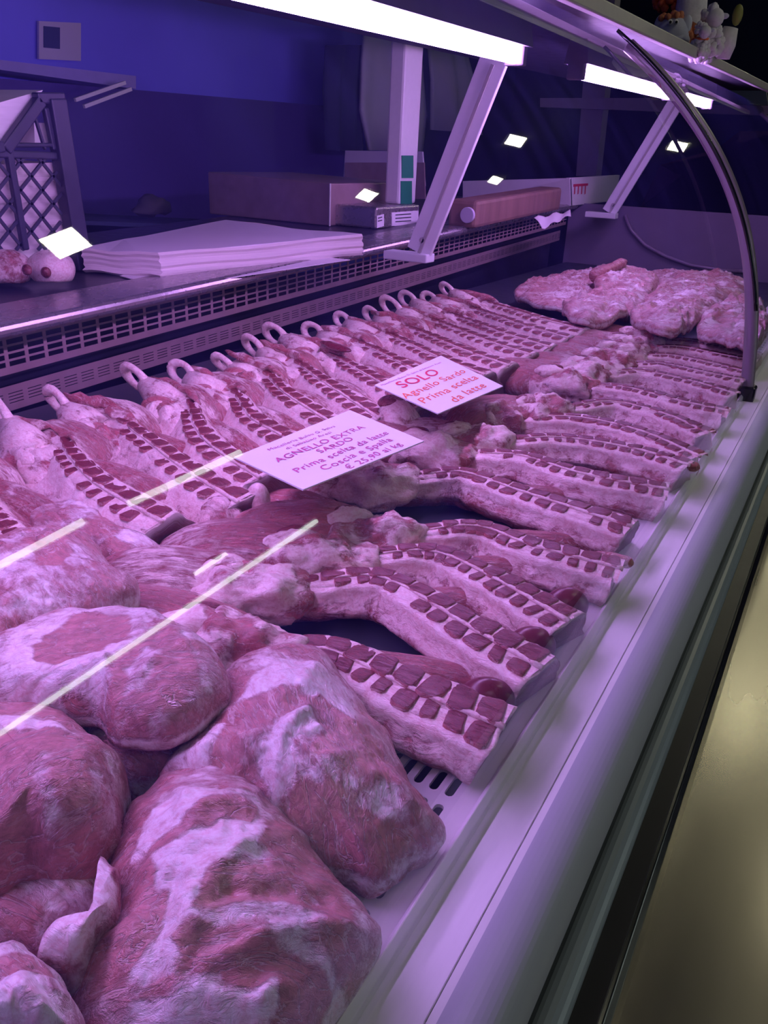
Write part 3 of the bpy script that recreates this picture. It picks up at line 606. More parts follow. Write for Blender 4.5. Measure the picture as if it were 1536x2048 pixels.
# ---- big flat shoulders traced on the tray
def slab(name,label,group,outpx,zr,hd,th,cpx=None,patches=(),ridges=(),seed=0,base=.45,bvar=.55,rings=46,M_=150,wave=.004,lump=.004,p=2.4,q=.55,fr=(1,0),rim_fat=.35,dzx=0.,dzy=0.,cat='lamb meat',parent=None):
    x0=np.mean([onz(x,y,zr)[0] for x,y in outpx])
    def onslab(x,y,z):
        q=onz(x,y,z)
        for _ in range(6): q=onz(x,y,z+dzx*(q[0]-x0))
        return q
    O=np.array([onslab(x,y,zr)[:2] for x,y in outpx]); O=catmull(O,M_,True); O=O+np.stack([fbm(np.c_[O,np.zeros(M_)],60,3,seed+41),fbm(np.c_[O,np.zeros(M_)],60,3,seed+43)],1)*.0045; Oc=O.mean(0) if cpx is None else onz(*cpx,zr+hd*.5)[:2]
    ztop=zr+hd*.75
    V=[];F=[]; S=np.linspace(0,1,rings+1)[1:]**.85
    rimz=zr+wave*fbm(np.c_[O*1.,np.zeros(M_)],22,2,seed)*1.5
    xy=[Oc[None]];sv=[np.zeros(1)]
    for s in S: xy.append(Oc+(O-Oc)*s); sv.append(np.full(M_,s))
    xy=np.vstack(xy); sv=np.concatenate(sv)
    Z=zr+hd*np.clip(1-sv**p,0,1)**q; 
    rim=np.concatenate([[zr],np.tile(rimz,rings)]); Z=Z+(rim-zr)*sv**2
    P3=np.c_[xy,np.zeros(len(xy))]; body=1-sv**10
    Z=Z+lump*fbm(P3,20,3,seed+3)*body*1.0+lump*.55*fbm(P3,75,3,seed+5)*body+lump*.25*fbm(P3,170,2,seed+6)*body
    Z=Z+dzx*(xy[:,0]-x0)+dzy*(xy[:,1]-Oc[1])
    wx=xy+np.stack([fbm(P3,30,3,seed+11),fbm(P3,30,3,seed+13)],1)*.010
    fat=np.clip(base+bvar*fbm(P3,26,4,seed+7)*1.4,0,1); red=np.zeros(len(xy))
    fat=fat*(1-sv**8)+rim_fat*sv**8
    for kind,pp,soft in patches:
        Q=np.array([onslab(x,y,ztop)[:2] for x,y in pp]); D=polydist(wx,Q,True); ins=inside(wx,Q); sd=np.where(ins,D,-D); mk_=sstep(sd,-soft,soft)
        tv,tr={'m':(.05,0),'M':(-.15,.0),'f':(.98,0),'v':(.55,0),'r':(.1,.75),'p':(.75,0),'d':(.0,.28)}[kind]
        vv=np.clip(tv+.22*fbm(P3,60,3,seed+21),-.2,1); fat=fat*(1-mk_)+vv*mk_; red=red*(1-mk_)+tr*mk_
        if kind in 'f': Z=Z+mk_*.0022*(1+fbm(P3,90,3,seed+31)*1.6)*body
        if kind in 'mMd': Z=Z-mk_*.0010*body
    for pp,wd,hh in ridges:
        Q=np.array([onslab(x,y,ztop)[:2] for x,y in pp]); Q=catmull(Q,max(8,len(Q)*5)); D=polydist(xy+(wx-xy)*.7,Q,False); Z=Z+.55*hh*np.exp(-(D/(wd*.75))**2)*body
    Vt=np.c_[xy,Z]
    # under side
    extra=[]; ef=[]; er=[]
    for s,dz in ((1.012,-.3),(1.005,-.75),(.965,-1.),(.5,-1.0)):
        ring=Oc+(O-Oc)*s; extra.append(np.c_[ring,rim[1:M_+1]+dz*th+dzx*(ring[:,0]-x0)+dzy*(ring[:,1]-Oc[1])]); ef.append(np.full(M_,{-.3:.75,-.75:.4,-1.:.3}[dz])); er.append(np.zeros(M_))
    nt=len(Vt); Vt=np.vstack([Vt]+extra+[np.array([[*Oc,zr-th]])]); Vt[:,2]=np.maximum(Vt[:,2],DECK+.001)
    if parent is None: lim=np.where(Vt[:,2]<DECK+.018,-.1425,gx(Vt[:,2])-.003); over=np.maximum(0,Vt[:,0]-(lim-.006)); Vt[:,0]=np.where(over>0,lim-.006+.006*(1-np.exp(-over/.006)),Vt[:,0])
    fat=np.concatenate([fat]+ef+[[.3]]); red=np.concatenate([red]+er+[[0]])
    tot=rings+4
    F=[(0,1+k,1+(k+1)%M_) for k in range(M_)]
    for j in range(tot-1):
        a=1+j*M_; b=a+M_; F+=[(a+k,b+k,b+(k+1)%M_,a+(k+1)%M_) for k in range(M_)]
    last=1+(tot-1)*M_; c=len(Vt)-1; F+=[(last+(k+1)%M_,last+k,c) for k in range(M_)]
    fd=np.array(fr,float); fd/=np.linalg.norm(fd); fib=np.c_[Vt[:,:2]@fd,Vt[:,:2]@np.array([-fd[1],fd[0]]),Vt[:,2]]+seed
    o=mk(name,Vt,F,M['shoulder'],parent,True,dict(fat=np.clip(fat,-.2,1),red=red,fib=fib))
    if parent is None: tag(o,label,cat,group)
    return o
G='lamb shoulders and legs at the near end'
slab('lamb_shoulder','nearest and largest lamb shoulder at the bottom of the photo, white membrane over pink muscle',G,
 [(400,1530),(470,1540),(520,1562),(560,1620),(640,1715),(715,1800),(772,1885),(782,1935),(755,1990),(700,2045),(640,2110),(520,2200),(330,2230),(190,2150),(140,2040),(125,1960),(185,1900),(215,1850),(215,1760),(240,1660),(300,1570)],
 .842,.046,.026,cpx=(440,1850),seed=1,base=.42,lump=.005,p=2.0,q=.85,fr=(.75,.65),dzx=-.13,
 patches=[('v',[(260,1640),(330,1560),(480,1560),(540,1620),(500,1700),(380,1680),(300,1760)],.006),('f',[(300,1600),(380,1585),(470,1600),(440,1640),(330,1680),(280,1700)],.006),
  ('m',[(255,1790),(330,1690),(440,1610),(495,1600),(490,1640),(400,1700),(330,1780),(290,1850),(230,1880)],.004),
  ('M',[(560,1600),(620,1640),(700,1770),(690,1800),(560,1730),(500,1700)],.006),
  ('f',[(330,1720),(480,1650),(540,1650),(500,1720),(420,1800),(400,1850),(360,1900),(330,1950),(250,1980),(240,1930),(310,1880)],.005),
  ('m',[(240,1870),(310,1790),(350,1790),(330,1860),(270,1900),(215,1900)],.004),
  ('m',[(440,1780),(540,1740),(640,1790),(560,1810),(480,1840),(400,1850)],.004),
  ('M',[(340,1900),(470,1880),(560,1900),(600,1930),(500,1960),(400,1960)],.004),
  ('f',[(230,2000),(330,1990),(450,1970),(560,1960),(580,1985),(480,2020),(330,2040),(250,2050)],.004),
  ('v',[(480,1850),(620,1830),(700,1820),(660,1880),(560,1900)],.004),
  ('M',[(570,1930),(640,1920),(690,1940),(680,2010),(600,2060),(540,2050)],.004),('f',[(700,1930),(775,1900),(775,1950),(720,2020),(690,2030)],.004),
  ('m',[(640,1800),(720,1830),(765,1900),(700,1920),(650,1880)],.006)],
 ridges=[([(250,1870),(320,1730),(420,1630),(490,1600)],.009,.006),([(320,1990),(400,1870),(470,1750),(530,1660)],.008,.007),([(400,1960),(560,1870),(690,1810)],.006,.006),([(350,1990),(480,1990),(570,1960)],.006,.004),([(360,1780),(330,1850),(300,1930)],.007,-.006),([(430,1830),(560,1800),(640,1770)],.007,-.005),([(480,1930),(600,1900)],.006,-.004),([(700,2020),(720,1930),(770,1900)],.006,.004)])
slab('lamb_shoulder','second big lamb shoulder, above the nearest one, its corner reaching the slots',G,
 [(560,1290),(620,1292),(660,1320),(720,1400),(770,1460),(810,1530),(850,1600),(893,1655),(860,1685),(810,1720),(755,1745),(690,1725),(640,1715),(560,1680),(480,1640),(380,1600),(330,1570),(330,1530),(380,1480),(430,1400),(450,1350),(500,1305)],
 .842,.044,.022,cpx=(590,1520),seed=2,base=.40,lump=.005,p=2.0,q=.85,fr=(.8,-.5),dzx=-.13,
 patches=[('f',[(510,1350),(560,1320),(630,1320),(690,1380),(720,1430),(660,1420),(600,1400),(540,1420),(490,1400)],.006),('m',[(450,1420),(520,1390),(600,1390),(560,1440),(500,1480),(430,1540),(420,1500)],.004),
  ('f',[(380,1500),(430,1430),(450,1440),(430,1500),(450,1560),(400,1600),(350,1560)],.006),
  ('f',[(510,1510),(560,1450),(630,1440),(640,1480),(580,1500),(580,1560),(530,1570)],.004),('M',[(640,1400),(740,1450),(760,1490),(660,1490),(640,1450)],.005),
  ('M',[(590,1560),(700,1590),(800,1620),(780,1660),(640,1650),(560,1600)],.004),('m',[(640,1500),(760,1510),(800,1540),(700,1540),(620,1530)],.004),
  ('v',[(620,1540),(780,1560),(820,1590),(700,1600)],.005),('m',[(720,1610),(780,1610),(790,1640),(740,1660),(710,1640)],.003),('f',[(790,1660),(860,1620),(880,1650),(820,1700),(770,1710)],.005),('M',[(620,1680),(720,1700),(800,1690),(790,1720),(700,1730),(620,1705)],.003)],
 ridges=[([(540,1560),(560,1490),(620,1440)],.008,.007),([(600,1610),(700,1660),(800,1690)],.007,-.005),([(640,1550),(740,1500),(820,1560)],.007,.005),([(450,1540),(540,1440),(600,1390)],.008,.004),([(620,1660),(720,1680),(840,1670)],.005,.004),([(720,1640),(760,1600),(800,1580)],.006,.004)])
slab('lamb_shoulder','folded lamb shoulder at middle left, glossy pink muscle bordered by white fat folds',G,
 [(-60,1330),(20,1290),(90,1250),(180,1225),(270,1232),(340,1260),(400,1300),(452,1345),(452,1385),(400,1440),(350,1470),(280,1478),(225,1465),(200,1430),(150,1425),(70,1425),(-60,1415)],
 .878,.030,.012,cpx=(230,1340),seed=3,base=.5,wave=.008,p=3.5,fr=(.6,.8),lump=.005,
 patches=[('d',[(90,1280),(170,1240),(260,1240),(250,1290),(170,1320),(120,1340),(70,1330)],.004),('m',[(200,1340),(280,1290),(350,1290),(400,1330),(370,1390),(300,1410),(230,1400)],.005),('v',[(230,1360),(300,1310),(340,1320),(310,1380),(250,1400)],.005),
 ('f',[(20,1360),(120,1340),(210,1330),(200,1390),(140,1400),(40,1400)],.005),('m',[(130,1360),(200,1380),(200,1410),(150,1410)],.003),('p',[(230,1430),(330,1440),(400,1400),(440,1370),(445,1390),(350,1460),(240,1465)],.003),('m',[(240,1425),(330,1420),(400,1390),(380,1410),(320,1440),(250,1445)],.002)],
 ridges=[([(240,1440),(330,1435),(410,1390),(445,1350)],.006,.006),([(200,1340),(220,1400),(240,1440)],.006,.006),([(270,1370),(320,1330),(370,1300)],.007,.005),([(100,1350),(160,1370),(210,1400)],.007,-.005)])
slab('lamb_shoulder','round-edged lamb piece tucked below the folded shoulder, fat rim shaded underneath',G,
 [(175,1440),(230,1470),(300,1480),(380,1455),(430,1400),(440,1440),(400,1500),(330,1545),(250,1552),(195,1515)],.842,.022,.03,seed=4,base=.6,p=3,
 patches=[('m',[(190,1460),(250,1490),(330,1490),(400,1440),(400,1470),(320,1520),(230,1510)],.003)])
slab('lamb_haunch','glossy rounded leg muscle at the left edge under the folded shoulder',G,
 [(-80,1450),(0,1440),(60,1438),(120,1455),(180,1500),(230,1545),(255,1560),(250,1610),(245,1665),(215,1720),(150,1765),(60,1785),(-80,1775)],
 .855,.058,.03,cpx=(90,1620),seed=5,base=.30,p=2.2,q=.55,lump=.004,fr=(.3,1),
 patches=[('m',[(0,1510),(80,1490),(170,1560),(190,1640),(120,1700),(20,1700),(-60,1650)],.007),('v',[(60,1560),(110,1540),(130,1620),(90,1640)],.006),('M',[(150,1620),(220,1600),(245,1650),(190,1680)],.003),('f',[(-60,1740),(60,1730),(160,1710),(240,1670),(220,1720),(100,1770),(-60,1770)],.004),('f',[(0,1450),(100,1455),(150,1490),(80,1480),(0,1480)],.004)],
 ridges=[([(80,1560),(70,1620),(40,1690)],.006,-.003),([(0,1735),(100,1735),(200,1700)],.006,.004)])
slab('lamb_flank','wide pink flank with red streaks at the left edge, beside the dark gap',G,
 [(-60,1110),(0,1090),(60,1068),(130,1065),(190,1095),(230,1135),(278,1183),(240,1215),(190,1235),(120,1255),(60,1275),(-60,1310)],
 .882,.030,.02,cpx=(90,1160),seed=6,base=.5,wave=.006,fr=(1,-.2),lump=.004,
 patches=[('m',[(70,1110),(120,1095),(150,1110),(140,1140),(90,1145)],.003),('v',[(0,1150),(120,1150),(180,1180),(100,1200),(0,1200)],.006),('M',[(140,1210),(210,1190),(265,1185),(200,1225),(140,1235)],.003)],
 ridges=[([(0,1210),(120,1195),(260,1183)],.007,.005),([(0,1240),(100,1235),(200,1215)],.005,-.004)])
slab('lamb_flank','pink inner flank sheet between the left flank and the red rib-end block',G,
 [(60,1040),(150,1000),(220,1050),(290,1110),(330,1100),(300,1135),(250,1150),(190,1110),(120,1080)],.852,.018,.03,seed=7,base=.5,
 patches=[('m',[(150,1095),(230,1080),(270,1110),(220,1140),(170,1130)],.004)])
slab('lamb_breast','crumpled white-fat piece cut off by the bottom left corner of the picture',G,
 [(-80,1950),(0,1925),(60,1930),(105,1960),(140,2010),(165,2070),(150,2140),(-80,2160)],.868,.034,.04,cpx=(40,2040),seed=8,base=.7,lump=.007,
 patches=[('f',[(0,1990),(80,1980),(130,2040),(60,2080),(-20,2060)],.005),('M',[(-40,1945),(50,1935),(90,1960),(20,1980),(-40,1980)],.003)])
slab('lamb_shank','dull dark pink shank piece in the shadow under the leg muscle, bloody at the end',G,
 [(-60,1840),(40,1790),(120,1765),(200,1750),(230,1780),(200,1850),(130,1900),(60,1925),(-60,1930)],.835,.028,.03,seed=9,base=.3,
 patches=[('r',[(-20,1890),(60,1880),(110,1880),(90,1910),(0,1925)],.004)])
slab('lamb_bone_end','pale fatty bone end with a blood-red tip standing up left of the nearest shoulder',G,
 [(205,1730),(235,1760),(235,1830),(205,1880),(160,1930),(105,1945),(78,1925),(95,1895),(150,1885),(185,1840),(200,1790)],.868,.022,.05,cpx=(190,1850),seed=10,base=.95,bvar=.2,rings=20,
 patches=[('r',[(75,1890),(115,1890),(120,1920),(95,1935),(78,1925)],.003),('r',[(200,1735),(220,1740),(215,1765),(200,1760)],.003)],lump=.005)
# far shoulders
G2='lamb shoulders at the far end'
for i,(pp,z,l) in enumerate([
 ([(1030,580),(1080,560),(1160,543),(1220,535),(1210,560),(1180,588),(1130,612),(1060,602)],.865,'far lamb shoulder nearest the rear wall, left of the others'),
 ([(1190,560),(1225,540),(1262,535),(1315,553),(1310,575),(1270,602),(1215,600)],.885,'far lamb shoulder on top of the heap with a dark cut edge'),
 ([(1130,605),(1180,585),(1240,580),(1300,590),(1290,605),(1240,632),(1170,642),(1130,628)],.880,'far lamb shoulder at the front of the heap, brown edge hanging over'),
 ([(1315,565),(1360,550),(1420,555),(1490,562),(1495,590),(1430,605),(1350,612),(1310,600)],.872,'far lamb shoulder nearest the end panel'),
 ([(1262,628),(1300,592),(1370,600),(1450,605),(1400,640),(1350,662),(1300,655)],.886,'far lamb shoulder over the gap, pale and smooth with a pointed tip'),
 ([(1395,650),(1440,605),(1500,590),(1530,620),(1530,690),(1440,670)],.880,'round pale far lamb leg beside the dark glass joint'),
 ([(1300,545),(1380,548),(1460,550),(1500,570),(1420,575),(1340,570)],.850,'thin red-edged far shoulder at the very back')]):
    slab('lamb_shoulder',l,G2,pp,z+.008*(i%3)-.008,.022,.018,seed=30+i,base=.42,bvar=.5,rings=34,M_=110,lump=.014,wave=.013,fr=(1,.4))
r=empty('lamb_shank',ony(1235,530,2.45),'reddish shank pointing up from the far heap','lamb meat')
a=onz(1190,552,.90); b=onz(1250,524,.925)
mb=MB(); mb.tube([a+(b-a)*t for t in (0,.3,.6,.85,1)],[.022,.02,.016,.019,.010],12); V=np.array(mb.v); V+=np.stack([fbm(V,40,2,q) for q in range(3)],1)*.004
mk('shank_bone',V,mb.f,M['meat'],r,True,dict(fat=np.full(len(V),.3),red=np.full(len(V),.15),fib=V))
# pale stump between the two signs and the rolled pieces under the left sign
r=empty('lamb_knuckle',onz(800,850,DECK),'pale round knuckle with a red cut top between the two signs','lamb meat')
p=onz(795,815,.88); blob('stump',r,(p[0],p[1],DECK+.045),(.038,.040,.050),seed=61,amp=.12,freq=26,fat=.8,fatvar=.3); blob('cut_top',r,(p[0]-.01,p[1],DECK+.088),(.020,.020,.010),seed=62,amp=.2,freq=50,fat=.1,fatvar=.2,red=.55)
r=empty('lamb_knuckle',onz(440,1040,DECK),'curled grey-pink knuckle hanging beside the second rib end','lamb meat')
p=onz(437,1030,.85); blob('knuckle',r,(p[0],p[1],DECK+.035),(.030,.026,.040),seed=63,amp=.2,freq=30,fat=.75,fatvar=.3); p=onz(515,965,.88); blob('round_bone',r,(p[0],p[1],DECK+.060),(.014,.014,.022),seed=64,amp=.05,fat=.95,fatvar=.1)
r=empty('lamb_knuckle',onz(560,1010,DECK),'dark pink leg end lying in the shade below the left sign','lamb meat')
p=onz(600,1020,.83); blob('leg_end',r,(p[0],p[1],DECK+.022),(.07,.034,.034),ang=.2,seed=65,amp=.08,freq=20,fat=.15,fatvar=.3,nu=50,nv=28)
# ------------------------------------------------------------------ price signs
def sign(label,c4,z4,lines,hole=None):
    P4=[onz(x,y,z) for (x,y),z in zip(c4,z4)]   # L,T,R,B
    L_,T_,R_,B_=P4; ctr=sum(P4)/4
    t=empty('price_sign',ctr,label,'price sign')
    nrm=np.cross(T_-L_,B_-L_); nrm/=np.linalg.norm(nrm)
    if nrm[2]<0: nrm=-nrm
    mb=MB(); mb.hexa([p-nrm*.0015 for p in (L_,B_,R_,T_)],[p for p in (L_,B_,R_,T_)]); mb.build('card',M['white_plastic'],t)
    u=((T_-L_)+(R_-B_))/2; v=((B_-L_)+(R_-T_))/2; W=np.linalg.norm(u); Hh=np.linalg.norm(v); uh=u/W; vh=np.cross(uh,nrm); vh/=np.linalg.norm(vh)
    if vh@v<0: vh=-vh
    v1=v/Hh
    for txt,fu,fv,size,mat,w_ in lines:
        cu=bpy.data.curves.new('txt','FONT'); cu.body=txt; cu.size=1; cu.align_x='CENTER'; cu.align_y='CENTER'; cu.offset=w_; cu.space_character=1.08
        o=bpy.data.objects.new('txt',cu); COL.objects.link(o); bpy.context.view_layer.update()
        me=bpy.data.meshes.new_from_object(o.evaluated_get(bpy.context.evaluated_depsgraph_get())); bpy.data.objects.remove(o)
        co=np.array([tuple(q.co) for q in me.vertices]); h=Hh*size
        wob=.05*np.sin(co[:,0]*2.3+len(txt)); X=co[:,0]*h*1.42; Y=(co[:,1]+wob)*h
        base=L_+u*fu+v*fv; W3=base+X[:,None]*uh-Y[:,None]*v1+nrm*.0006
        Fc=[tuple(p.vertices) for p in me.polygons]; mk('lettering',W3,Fc,mat,t,False)
    return t
R_,D_,O_=M['red_ink'],M['dark_ink'],M['orange_ink']
sign('larger white card sign with maroon handwriting and the price 25,90',[(468,914),(700,820),(848,882),(606,979)],(.925,.905,.905,.925),
 [('Macelleria Bulsu G. Salva',.46,.10,.07,D_,0),('di Sabatino Aresi',.46,.19,.07,D_,0),('AGNELLO EXTRA',.50,.32,.125,D_,.004),('SARDO',.53,.45,.12,D_,.004),('Prima scelta da latte',.52,.59,.125,D_,.004),('Coscia e Spalla',.55,.73,.13,D_,.004),('€ 25,90 al kg',.60,.87,.12,D_,.004)])
sign('smaller white card sign reading SOLO in red with orange handwriting, between the two rows',[(749,770),(882,711),(1006,772),(876,827)],(.915,.905,.90,.91),
 [('Macelleria Bulsu G. Salva di Sabatino Aresi',.48,.06,.05,D_,0),('SOLO',.44,.21,.22,R_,.012),('Agnello Sardo',.50,.42,.16,O_,.004),('Prima scelta',.52,.62,.17,O_,.004),('da latte',.60,.82,.17,O_,.004)])
# ------------------------------------------------------------------ things on the rear worktop
# paper stack
t=empty('paper_stack',rear(450,510),'thick stack of white butcher paper sheets on the rear worktop beside the crate','paper')
A=rear(168,545); Bf=rear(330,562); Cr=rear(735,500); Dl=rear(470,470)
def up(p,h): return np.array([p[0],p[1],p[2]+h])
def sheet_stack(name,Q,h,n,parent,top,edge,jit=.004,seed=0):
    rng=np.random.default_rng(seed); V=[];Fc=[];mi=[]
    C=sum(Q)/4
    def outline(k):
        pts=[]; j=rng.normal(0,jit,2)
        for a,b in ((0,1),(1,2),(2,3),(3,0)):
            for t_ in np.linspace(0,1,8,endpoint=False): p=Q[a]*(1-t_)+Q[b]*t_; pts.append((p[0]+j[0],p[1]+j[1],p[2]+.0025*math.sin(t_*9+k*.1)))
        return pts
    m_=32
    for k in range(n+1): V+= [(x,y,z+h*k/n) for x,y,z in outline(k)]
    for k in range(n): Fc+=[(k*m_+i,k*m_+(i+1)%m_,(k+1)*m_+(i+1)%m_,(k+1)*m_+i) for i in range(m_)]; mi+=[1]*m_
    Fc.append(tuple(n*m_+i for i in range(m_))); mi.append(0)
    return mk(name,V,Fc,None,parent,False,mats=[top,edge],fmi=mi)
hP=.048
Q=[rear(165,548),rear(335,560),rear(728,512),rear(420,480)]
Q=[rear(168,545),rear(322,556),rear(725,510),rear(455,478)]
sheet_stack('sheets',Q,hP,9,t,M['paper'],M['paper_edge'],seed=1)
Qb=[rear(240,552,.001),rear(330,576,.001),rear(700,520,.001),rear(500,500,.001)]; mb=MB(); mb.hexa([up(p,-.0005) for p in Qb],[up(p,.001) for p in Qb]); mb.build('bottom_sheet',M['paper'],t)
# crate with papers, front left
t=empty('plastic_crate',rear(80,540),'dark violet latticed plastic crate on the rear worktop at the left edge','crate')
yc=1.13
def cp(x,y): return ony(x,y,None)
br=rear(160,540); xw=br[0]
def K(px,py): # front face plane of the crate: through br, facing the camera side (plane x = const leaning)
    return onx(px,py,xw)
def latt(a,b,wd,name,th=.006):
    mb=MB(); mb.bar(K(*a),K(*b),th,wd,up=(1,0,0)); return mb
fr=MB()
for a,b,wd in [((108,197),(163,538),.038),((-60,300),(0,292),.02)]: fr.bar(K(*a),K(*b),.03,wd,up=(0,1,0))
fr.bar(K(8,300),K(80,200),.02,.022,up=(0,1,0)); fr.bar(K(70,196),K(125,196),.02,.02,up=(0,1,0)); fr.bar(K(-60,305),K(112,312),.012,.014,up=(0,1,0)); fr.bar(K(20,290),K(110,290),.01,.008,up=(0,1,0)); fr.bar(K(16,300),K(50,500),.014,.014,up=(0,1,0)); fr.bar(K(90,215),K(108,300),.012,.012,up=(0,1,0)); fr.bar(K(70,235),K(90,300),.008,.006,up=(0,1,0))
fr.build('frame',M['crate'],t,bevel=.003)
lt=MB()
def clip(a,b):
    return lt.bar(K(*a),K(*b),.005,.0055,up=(0,1,0))
for i in range(-3,9):
    x0=-100+i*44
    a=(x0,315); 
    # down-right diagonals and down-left diagonals, clipped to the face
    def pt(x,y): return (x,y)
    for sx in (1,-1):
        s0=x0 if sx>0 else x0+60
        ys=np.linspace(315,500,14); xs=s0+sx*(ys-315)*.80; lim=112+(ys-315)*.17
        ok=[(x,y) for x,y,l in zip(xs,ys,lim) if -60<x<l]
        if len(ok)>2: clip(ok[0],ok[-1])
lt.build('lattice',M['crate'],t)
mb=MB(); a=onx(-60,520,xw-.16); b=onx(150,515,xw-.16); mb.bar(a,b,.30,.012); mb.build('crate_base',M['crate'],t)
t2=empty('paper_stack',onx(50,500,xw-.04),'wrapping paper piled inside the latticed crate, corner sheets fanning out on top','paper')
def Kx(px,py,dx): return onx(px,py,xw-dx)
mb=MB(); f=[Kx(-70,530,.02),Kx(138,530,.02),Kx(112,325,.02),Kx(-70,330,.02)]; g=[p+np.array([-.25,0,0]) for p in f]; mb.hexa(f,g); mb.build('sheets',M['paper_edge'],t2)
mb=MB(); f=[Kx(-70,292,.015),Kx(10,290,.015),Kx(86,180,.015),Kx(-70,225,.015)]; g=[p+np.array([-.25,0.0,0]) for p in f]; mb.hexa(f,g); mb.build('top_sheets',simple('fanned_paper',(.86,.80,.82),.7,var=.12,scale=20,stretch=(1,1,9)),t2)
mb=MB(); f=[Kx(70,290,.02),Kx(97,290,.02),Kx(94,246,.02),Kx(68,246,.02)]; g=[p+np.array([-.1,0,0]) for p in f]; mb.hexa(f,g); mb.build('corner_sheet',M['paper'],t2)
# bone stump on the worktop
t=empty('shank_bone',rear(90,585),'cut pale shank joint with two dark holes on the rear rail before the crate','lamb bone')
p=rear(92,560,.01); p[0]+=.02
blob('joint',t,(p[0],p[1],p[2]+.024),(.042,.040,.036),ang=.7,seed=71,amp=.10,freq=22,fat=.95,fatvar=.15,nu=50,nv=28)
for hx,hy in ((57,540),(95,545)):
    q=onx(hx,hy,p[0]+.030); blob('marrow_hole',t,(q[0]-.004,q[1],q[2]),(.010,.0085,.010),seed=hx,amp=.05,fat=.0,fatvar=0,red=.6,nu=20,nv=12,flat=-1,mat=M['bone'])
t=empty('shank_bone',rear(10,570),'reddish shank joint cut off by the left edge, beside the pale one','lamb bone')
p=rear(5,560,.01); p[0]+=.02; blob('joint',t,(p[0],p[1],p[2]+.022),(.045,.040,.036),ang=.3,seed=73,amp=.10,freq=22,fat=.6,fatvar=.5)
# scale
t=empty('scale',rear(790,455),'steel weighing scale with a tall square column and green labels behind the paper stack','scale')
b0=rear(752,458); b1=rear(836,440); ys0=b0[1]; xs0=b0[0]
def sx(px,py): return onx(px,py,xs0)
bz=b0[2]; topz=sx(752,415)[2]
ye=sx(838,440)[1]
mb=MB(); mb.box((xs0-.16,(ys0+ye)/2,(bz+topz)/2),(.32,ye-ys0,topz-bz)); mb.build('scale_base',M['rail'],t,bevel=.006)
xf=xs0-.04; k0=onx(797,412,xf); k1=onx(831,412,xf); xl=ony(768,414,k0[1])[0]
mb=MB(); mb.box(((xl+xf)/2,(k0[1]+k1[1])/2,(topz+1.9)/2),(xf-xl,k1[1]-k0[1],1.9-topz)); col=mb.build('scale_column',M['steel'],t,bevel=.008)
for (x0,y0,x1,y1) in ((803,311,826,356),(801,362,823,408)):
    q=[onx(x0,y1,xf),onx(x1,y1,xf),onx(x1,y0,xf),onx(x0,y0,xf)]; mb=MB(); mb.hexa([p_ for p_ in q],[p_+np.array([.002,0,0]) for p_ in q]); mb.build('green_label',M['green'],col)
for (x0,y0,x1,y1) in ((783,425,836,452),(753,432,767,456)):
    q=[onx(x0,y1,xs0),onx(x1,y1-4,xs0),onx(x1,y0-4,xs0),onx(x0,y0,xs0)]; mb=MB(); mb.hexa(q,[p_+np.array([.002,0,0]) for p_ in q]); lb=mb.build('white_label',M['card'],t)
    mb=MB()
    for k in range(3 if x1-x0>20 else 2):
        f0=.2+.25*k; A_=q[3]*(1-f0)+q[0]*f0; B_=q[2]*(1-f0)+q[1]*f0; a_=A_*.88+B_*.12+np.array([.0025,0,0]); b_=A_*.3+B_*.7+np.array([.0025,0,0]); mb.bar(a_,b_,.001,.003)
    mb.build('label_print',M['dark'],lb)
# steel tray behind the papers, left of the scale, and upright steel sheet
t=empty('steel_box',rear(560,450),'low brushed steel box behind the paper stack','steel box')
a=rear(660,452); x_=a[0]; y0=a[1]; zt=onx(656,367,x_)[2]
mb=MB(); l=ony(412,445,y0)
mb.hexa([a,(l[0],y0+.02,a[2]),(l[0],y0+.5,a[2]),(x_,y0+.5,a[2])],[(x_,y0,zt),(l[0],y0+.02,zt+.01),(l[0],y0+.5,zt+.01),(x_,y0+.5,zt)]); mb.build('box_shell',M['rear_steel'],t,bevel=.004)
mb=MB(); mb.tube([(x_,y0-.002,a[2]),(x_,y0-.002,zt)],.003,6); mb.build('bright_edge',M['steel'],t)
t=empty('steel_sheet',ony(730,370,3.1),'upright steel sheet behind the scale column','steel sheet')
q=[ony(685,370,3.05),ony(850,372,3.05),ony(845,303,3.05),ony(690,301,3.05)]; mb=MB(); mb.hexa(q,[p_+np.array([0,.01,0]) for p_ in q]); mb.build('sheet',M['pale'],t,bevel=.002)
q=[ony(688,398,3.04),ony(850,398,3.04),ony(848,325,3.04),ony(690,325,3.04)]; mb=MB(); mb.hexa(q,[p_+np.array([0,.008,0]) for p_ in q]); mb.build('lower_flange',M['rear_steel'],t)
# chopping block
t=empty('chopping_block',rear(1000,440),'thick end-grain wooden chopping block on the rear worktop between the two posts','chopping board')
c0=rear(950,458); c1=rear(1120,424); xb=c0[0]; 
zb_=c0[2]; h=onx(955,402,xb)[2]-zb_; y0=c0[1]; y1=onx(1120,420,xb)[1]; 
l=ony(895,440,y0)
mb=MB(); mb.hexa([(xb,y0,zb_),(l[0],y0,zb_),(l[0],y1,zb_+.03),(xb,y1,zb_+.03)],[(xb,y0,zb_+h),(l[0],y0,zb_+h),(l[0],y1,zb_+h+.03),(xb,y1,zb_+h+.03)]); mb.build('block',M['wood'],t,bevel=.012)
c=ony(937,430,y0-.004); mb=MB(); mb.tube([c,c+np.array([0,-.014,0])],.024,20); mb.build('round_plug',M['pale'],t,bevel=.002)
